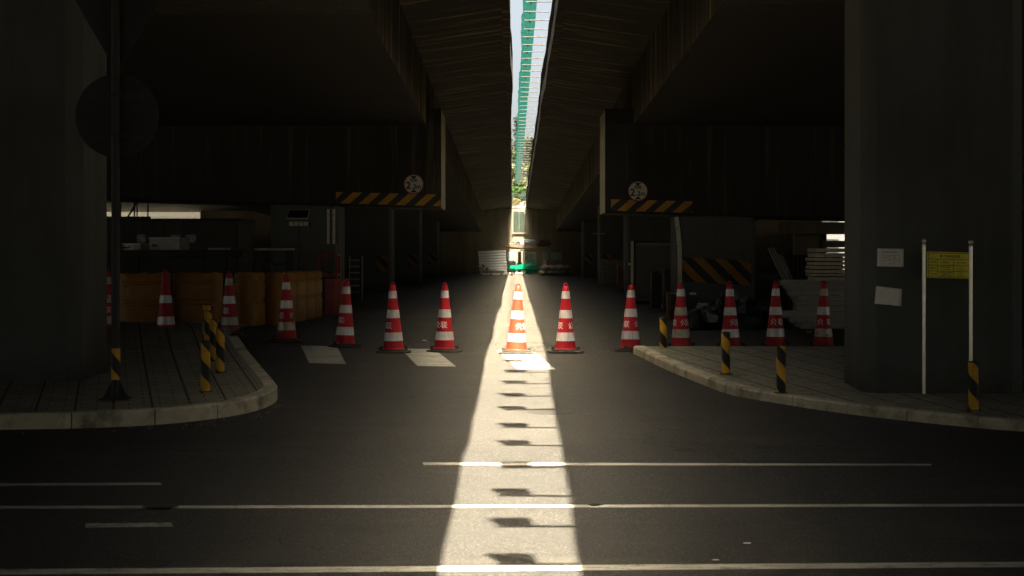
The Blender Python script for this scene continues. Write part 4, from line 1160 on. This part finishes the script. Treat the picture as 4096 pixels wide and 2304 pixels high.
# pale pipes
rr = random.Random(19); pp0 = None
for row, (zy, xs_) in enumerate(((893, (605, 635, 665, 700, 735)), (868, (650, 690, 728)), (846, (708,)))):
    for zx in xs_:
        a = fp(zx, zy, 93.6); 
        if pp0 is None:
            o = pp0 = MB().pipe((0, 0, 0), (1.05, 1.5, 0), .062, .050).build('pale_pipe', M['pvc']); tag(o, '', 'pipe', 'pale pipes on the timber')
        else: o = pp0.copy(); C.objects.link(o)
        o.location = (a.x, a.y, a.z); o['label'] = 'pale grey pipe in the pile on the timber in the sunbeam'
        if row == 2: o['label'] = 'topmost pale grey pipe of the pile on the timber'
bp0 = None
for row, (zy, xs_) in enumerate(((910, (982, 1018, 1052, 1085)), (882, (1000, 1035, 1070, 1104)), (850, (1018, 1052, 1084)))):
    for zx in xs_:
        a = fp(zx, zy, 93.4)
        if bp0 is None:
            o = bp0 = MB().pipe((0, 0, 0), (.15, 1.5, 0), .076, .066).build('brown_pipe', M['brownpipe']); tag(o, '', 'pipe', 'brown pipes in a pile')
        else: o = bp0.copy(); C.objects.link(o)
        o.location = a; o['label'] = 'brown pipe in the dim pile right of the pale pipes'
a = fp(1055, 940, 93.4); tag(MB().box((0, .7, -.03), (.85, 1.4, .08)).build('timber_shelf', M['wood'], None, (a.x, a.y, a.z + .03)), 'short timber board directly under the brown pipes', 'timber')
# green steel frames
for k, (a, b, lab) in enumerate((((612, 1195), (945, 1128), 'green steel angle tilted up to the right, top of the green pile'), ((612, 1180), (800, 1180), 'short green steel angle under the tilted one'), ((620, 1205), (1000, 1182), 'long green steel angle in the middle of the green pile'), ((640, 1225), (880, 1200), 'green steel angle below the long one'), ((790, 1215), (960, 1235), 'green steel angle at the right of the pile'), ((720, 1265), (905, 1255), 'lowest green steel angle lying on the ground'), ((820, 1245), (1000, 1225), 'green steel angle low at the right end'))):
    Y = 89.3 + .16 * k; A_, B_ = fp(*a, Y), fp(*b, Y); A_.z = max(.06, A_.z); B_.z = max(.06, B_.z); B_.y += .8; c = (A_ + B_) / 2
    o = MB().beam(A_ - c, B_ - c, .02, .13).beam(A_ - c + Vector((0, .06, -.05)), B_ - c + Vector((0, .06, -.05)), .12, .02).build('green_steel_angle', M['green'], None, c); tag(o, lab, 'steel angle', 'green steel angles in a pile')
Y = 88.9; a, b = fp(600, 1240, Y), fp(805, 1240, Y); c = (a + b) / 2; c.z = .14
tag(MB().beam(a - (a + b) / 2, b - (a + b) / 2, .10, .05).build('pale_plank', M['panel'], None, c), 'pale plank lying in front of the green steel angles', 'plank')
for zx in (625, 770): 
    a = fp(zx, 1260, 88.9); tag(MB().box((0, 0, .057), (.2, .25, .114)).build('timber_block', M['wood'], None, (a.x, 88.95, 0)), 'timber block under the pale plank, ' + ('left end' if zx < 700 else 'right end'), 'timber')
# sacks on the right with boards on top
rr = random.Random(23)
for k in range(9):
    lv = 0 if k < 5 else 1; zx = (1040 + k * 80) if lv == 0 else 1075 + (k - 5) * 85
    a = fp(zx, 1240, 88.5)
    o = MB().blob((0, 0, 0), (.27, .34, .17), 40 + k, 16, 10, .12).build('filled_sack', M['bag'], None, (a.x, 88.5 + rr.uniform(-.1, .1), .17 + lv * .26)); tag(o, 'lumpy filled sack in the low heap right of the sunlit strip', 'sack', 'filled sacks at the end wall')
for k in range(3):
    a, b = fp(1060, 1160 - k * 28, 89), fp(1395, 1168 - k * 34, 89.3); c = (a + b) / 2; c.z = .63 + k * .09; d = (b - a) / 2; d.z = 0
    tag(MB().beam(-d, d, .8, .07).build('timber_board', M['wood'], None, c), ['lowest', 'middle', 'top'][k] + ' timber board lying on the filled sacks', 'timber')

# screens added at both sides to keep side light from under the decks
for x, y0, y1, lab in ((-21.5, 24, 96, 'long drab screen added along the far left edge to block side light'), (22.2, 24, 96, 'long drab screen added along the far right edge to block side light')):
    r = thing('side_light_screen', lab, 'light screen', (x, (y0 + y1) / 2, 0)); mb = MB(); y = -(y1 - y0) / 2
    h = 2.0
    while y < (y1 - y0) / 2 - .1: mb.box((0, y + 1, h / 2), (.05, 1.98, h)); y += 2
    mb.build('panels', M['cabin'], r)

# litter
c = G(408, 1274, .006); o = MB().blob((0, 0, 0), (.13, .075, .012), 3, 12, 5, .35).build('rubber_scrap', M['black'], None, c); tag(o, 'flattened dark scrap of rubber lying across the long white line', 'litter')
c = G(1498, 1270, .006); o = MB().blob((0, 0, 0), (.05, .03, .012), 5, 9, 5, .4).build('rubber_scrap', M['black'], None, c); tag(o, 'small dark clod on the long white line right of the sunlit strip', 'litter')
rr = random.Random(77)
for px, py, col, lab in ((1331, 752, 'white', 'white scrap of paper lying in the sunlit strip behind the orange cone'), (1800, 1408, 'paper', 'pinkish scrap of paper on the asphalt close to the front'), (1067, 856, 'paper', 'white crumpled scrap between the two cones left of the strip'), (1880, 1366, 'paper', 'thin pale stick on the asphalt close to the front')):
    c = G(px, py, .008); o = MB().blob((0, 0, 0), ((.035, .022, .007) if py < 1000 else (.026, .008, .003)), int(px), 7, 4, .4).build('paper_scrap', M[col], None, c); tag(o, lab, 'litter')
mb = MB(); rr = random.Random(55)
def pebble(px, py):
    c = G(px, py); z = rr.uniform(.005, .016); mb.blob(c + Vector((0, 0, z * .5)), (z, z, z * .7), rr.randint(0, 999), 5, 3, .3)
for _ in range(170):
    t = rr.random(); pebble(1480 + 560 * t + rr.gauss(0, 20), 884 + 6 * t + rr.gauss(0, 5))
for _ in range(90): pebble(rr.uniform(600, 1250), 868 + rr.gauss(0, 8))
for _ in range(160): pebble(rr.uniform(900, 1700), rr.uniform(720, 880))
for _ in range(90):
    i = rr.randint(0, len(KL) - 2); u = rr.random(); pebble(KL[i][0] * (1-u) + KL[i+1][0] * u + rr.uniform(4, 26), KL[i][1] * (1-u) + KL[i+1][1] * u + rr.uniform(3, 16))
tag(mb.build('gravel', M['stone']), 'small loose stones and grit along the kerbs and under the cones', 'gravel', kind='stuff')

# ------------------------------------------------------------------ light, sky, camera
GLOW_W, GLOW_A = 5.0, 600.0
d = Vector((-.052, .30, -1)).normalized()
sun = bpy.data.lights.new('sun', 'SUN'); sun.energy = 2.8; sun.angle = R(.5); sun.color = (1, .90, .73)
so = bpy.data.objects.new('sun', sun); C.objects.link(so); so.rotation_euler = d.to_track_quat('-Z', 'Y').to_euler(); so.location = (0, -30, 60)
el = math.asin(-d.z); az = math.atan2(-d.x, -d.y)
W = bpy.data.worlds.new('World'); bpy.context.scene.world = W; W.use_nodes = True
nt = W.node_tree; sky = nt.nodes.new('ShaderNodeTexSky'); sky.sky_type = 'NISHITA'; sky.sun_disc = False
sky.sun_elevation = el; sky.sun_rotation = az; sky.air_density = 1.0; sky.dust_density = 3.0; sky.ozone_density = 1.0
bg = nt.nodes['Background']; bg.inputs[1].default_value = .055
# hazy city sky: the low sky is greyer and dimmer than the glare near the sun
tcw = nt.nodes.new('ShaderNodeTexCoord'); sepw = nt.nodes.new('ShaderNodeSeparateXYZ'); nt.links.new(tcw.outputs['Generated'], sepw.inputs[0])
mr = nt.nodes.new('ShaderNodeMapRange'); nt.links.new(sepw.outputs[2], mr.inputs[0]); mr.interpolation_type = 'SMOOTHSTEP'
mr.inputs[1].default_value = .12; mr.inputs[2].default_value = .65; mr.inputs[3].default_value = .215; mr.inputs[4].default_value = .42
hs = nt.nodes.new('ShaderNodeHueSaturation'); hs.inputs['Saturation'].default_value = .45; nt.links.new(sky.outputs[0], hs.inputs['Color']); nt.links.new(mr.outputs[0], hs.inputs['Value'])
# circumsolar glow of the hazy air round the sun
dp = nt.nodes.new('ShaderNodeVectorMath'); dp.operation = 'DOT_PRODUCT'; nrmw = nt.nodes.new('ShaderNodeVectorMath'); nrmw.operation = 'NORMALIZE'
nt.links.new(tcw.outputs['Generated'], nrmw.inputs[0]); nt.links.new(nrmw.outputs[0], dp.inputs[0]); dp.inputs[1].default_value = tuple(-d)
def wm(op, a, b=None):
    m = nt.nodes.new('ShaderNodeMath'); m.operation = op; m.use_clamp = False
    for i, v in enumerate((a, b)):
        if v is None: continue
        if isinstance(v, bpy.types.NodeSocket): nt.links.new(v, m.inputs[i])
        else: m.inputs[i].default_value = v
    return m.outputs[0]
ang = wm('ARCCOSINE', wm('MINIMUM', dp.outputs['Value'], .99999))
glow = wm('MULTIPLY', wm('EXPONENT', wm('MULTIPLY', ang, -1 / R(GLOW_W))), GLOW_A)
gc = nt.nodes.new('ShaderNodeMix'); gc.data_type = 'RGBA'; gc.blend_type = 'MULTIPLY'; gc.inputs[0].default_value = 1
gc.inputs[6].default_value = (1, .89, .68, 1); cbw = nt.nodes.new('ShaderNodeCombineXYZ')
for i in range(3): nt.links.new(glow, cbw.inputs[i])
nt.links.new(cbw.outputs[0], gc.inputs[7])
ad = nt.nodes.new('ShaderNodeMix'); ad.data_type = 'RGBA'; ad.blend_type = 'ADD'; ad.inputs[0].default_value = 1
nt.links.new(hs.outputs[0], ad.inputs[6]); nt.links.new(gc.outputs[2], ad.inputs[7]); nt.links.new(ad.outputs[2], bg.inputs[0])
cam = bpy.data.cameras.new('camera'); co = bpy.data.objects.new('camera', cam); C.objects.link(co)
co.location = (0, 0, H); co.rotation_euler = (R(90), 0, 0)
cam.sensor_width = 36; cam.lens = 36 * F / 2576; cam.shift_x = (1288 - CX) / 2576; cam.shift_y = -(724.5 - CY) / 2576
cam.clip_start = .1; cam.clip_end = 2000
cam.dof.use_dof = True; cam.dof.focus_distance = 23; cam.dof.aperture_fstop = 5.0
sn = bpy.context.scene; sn.camera = co
sn.view_settings.view_transform = 'Standard'; sn.view_settings.look = 'None'; sn.view_settings.gamma = 1; sn.view_settings.exposure = 4.1
sn.cycles.max_bounces = 8; sn.cycles.diffuse_bounces = 5; sn.cycles.glossy_bounces = 3; sn.cycles.transmission_bounces = 4
sn.cycles.use_denoising = True; sn.cycles.sample_clamp_indirect = 4
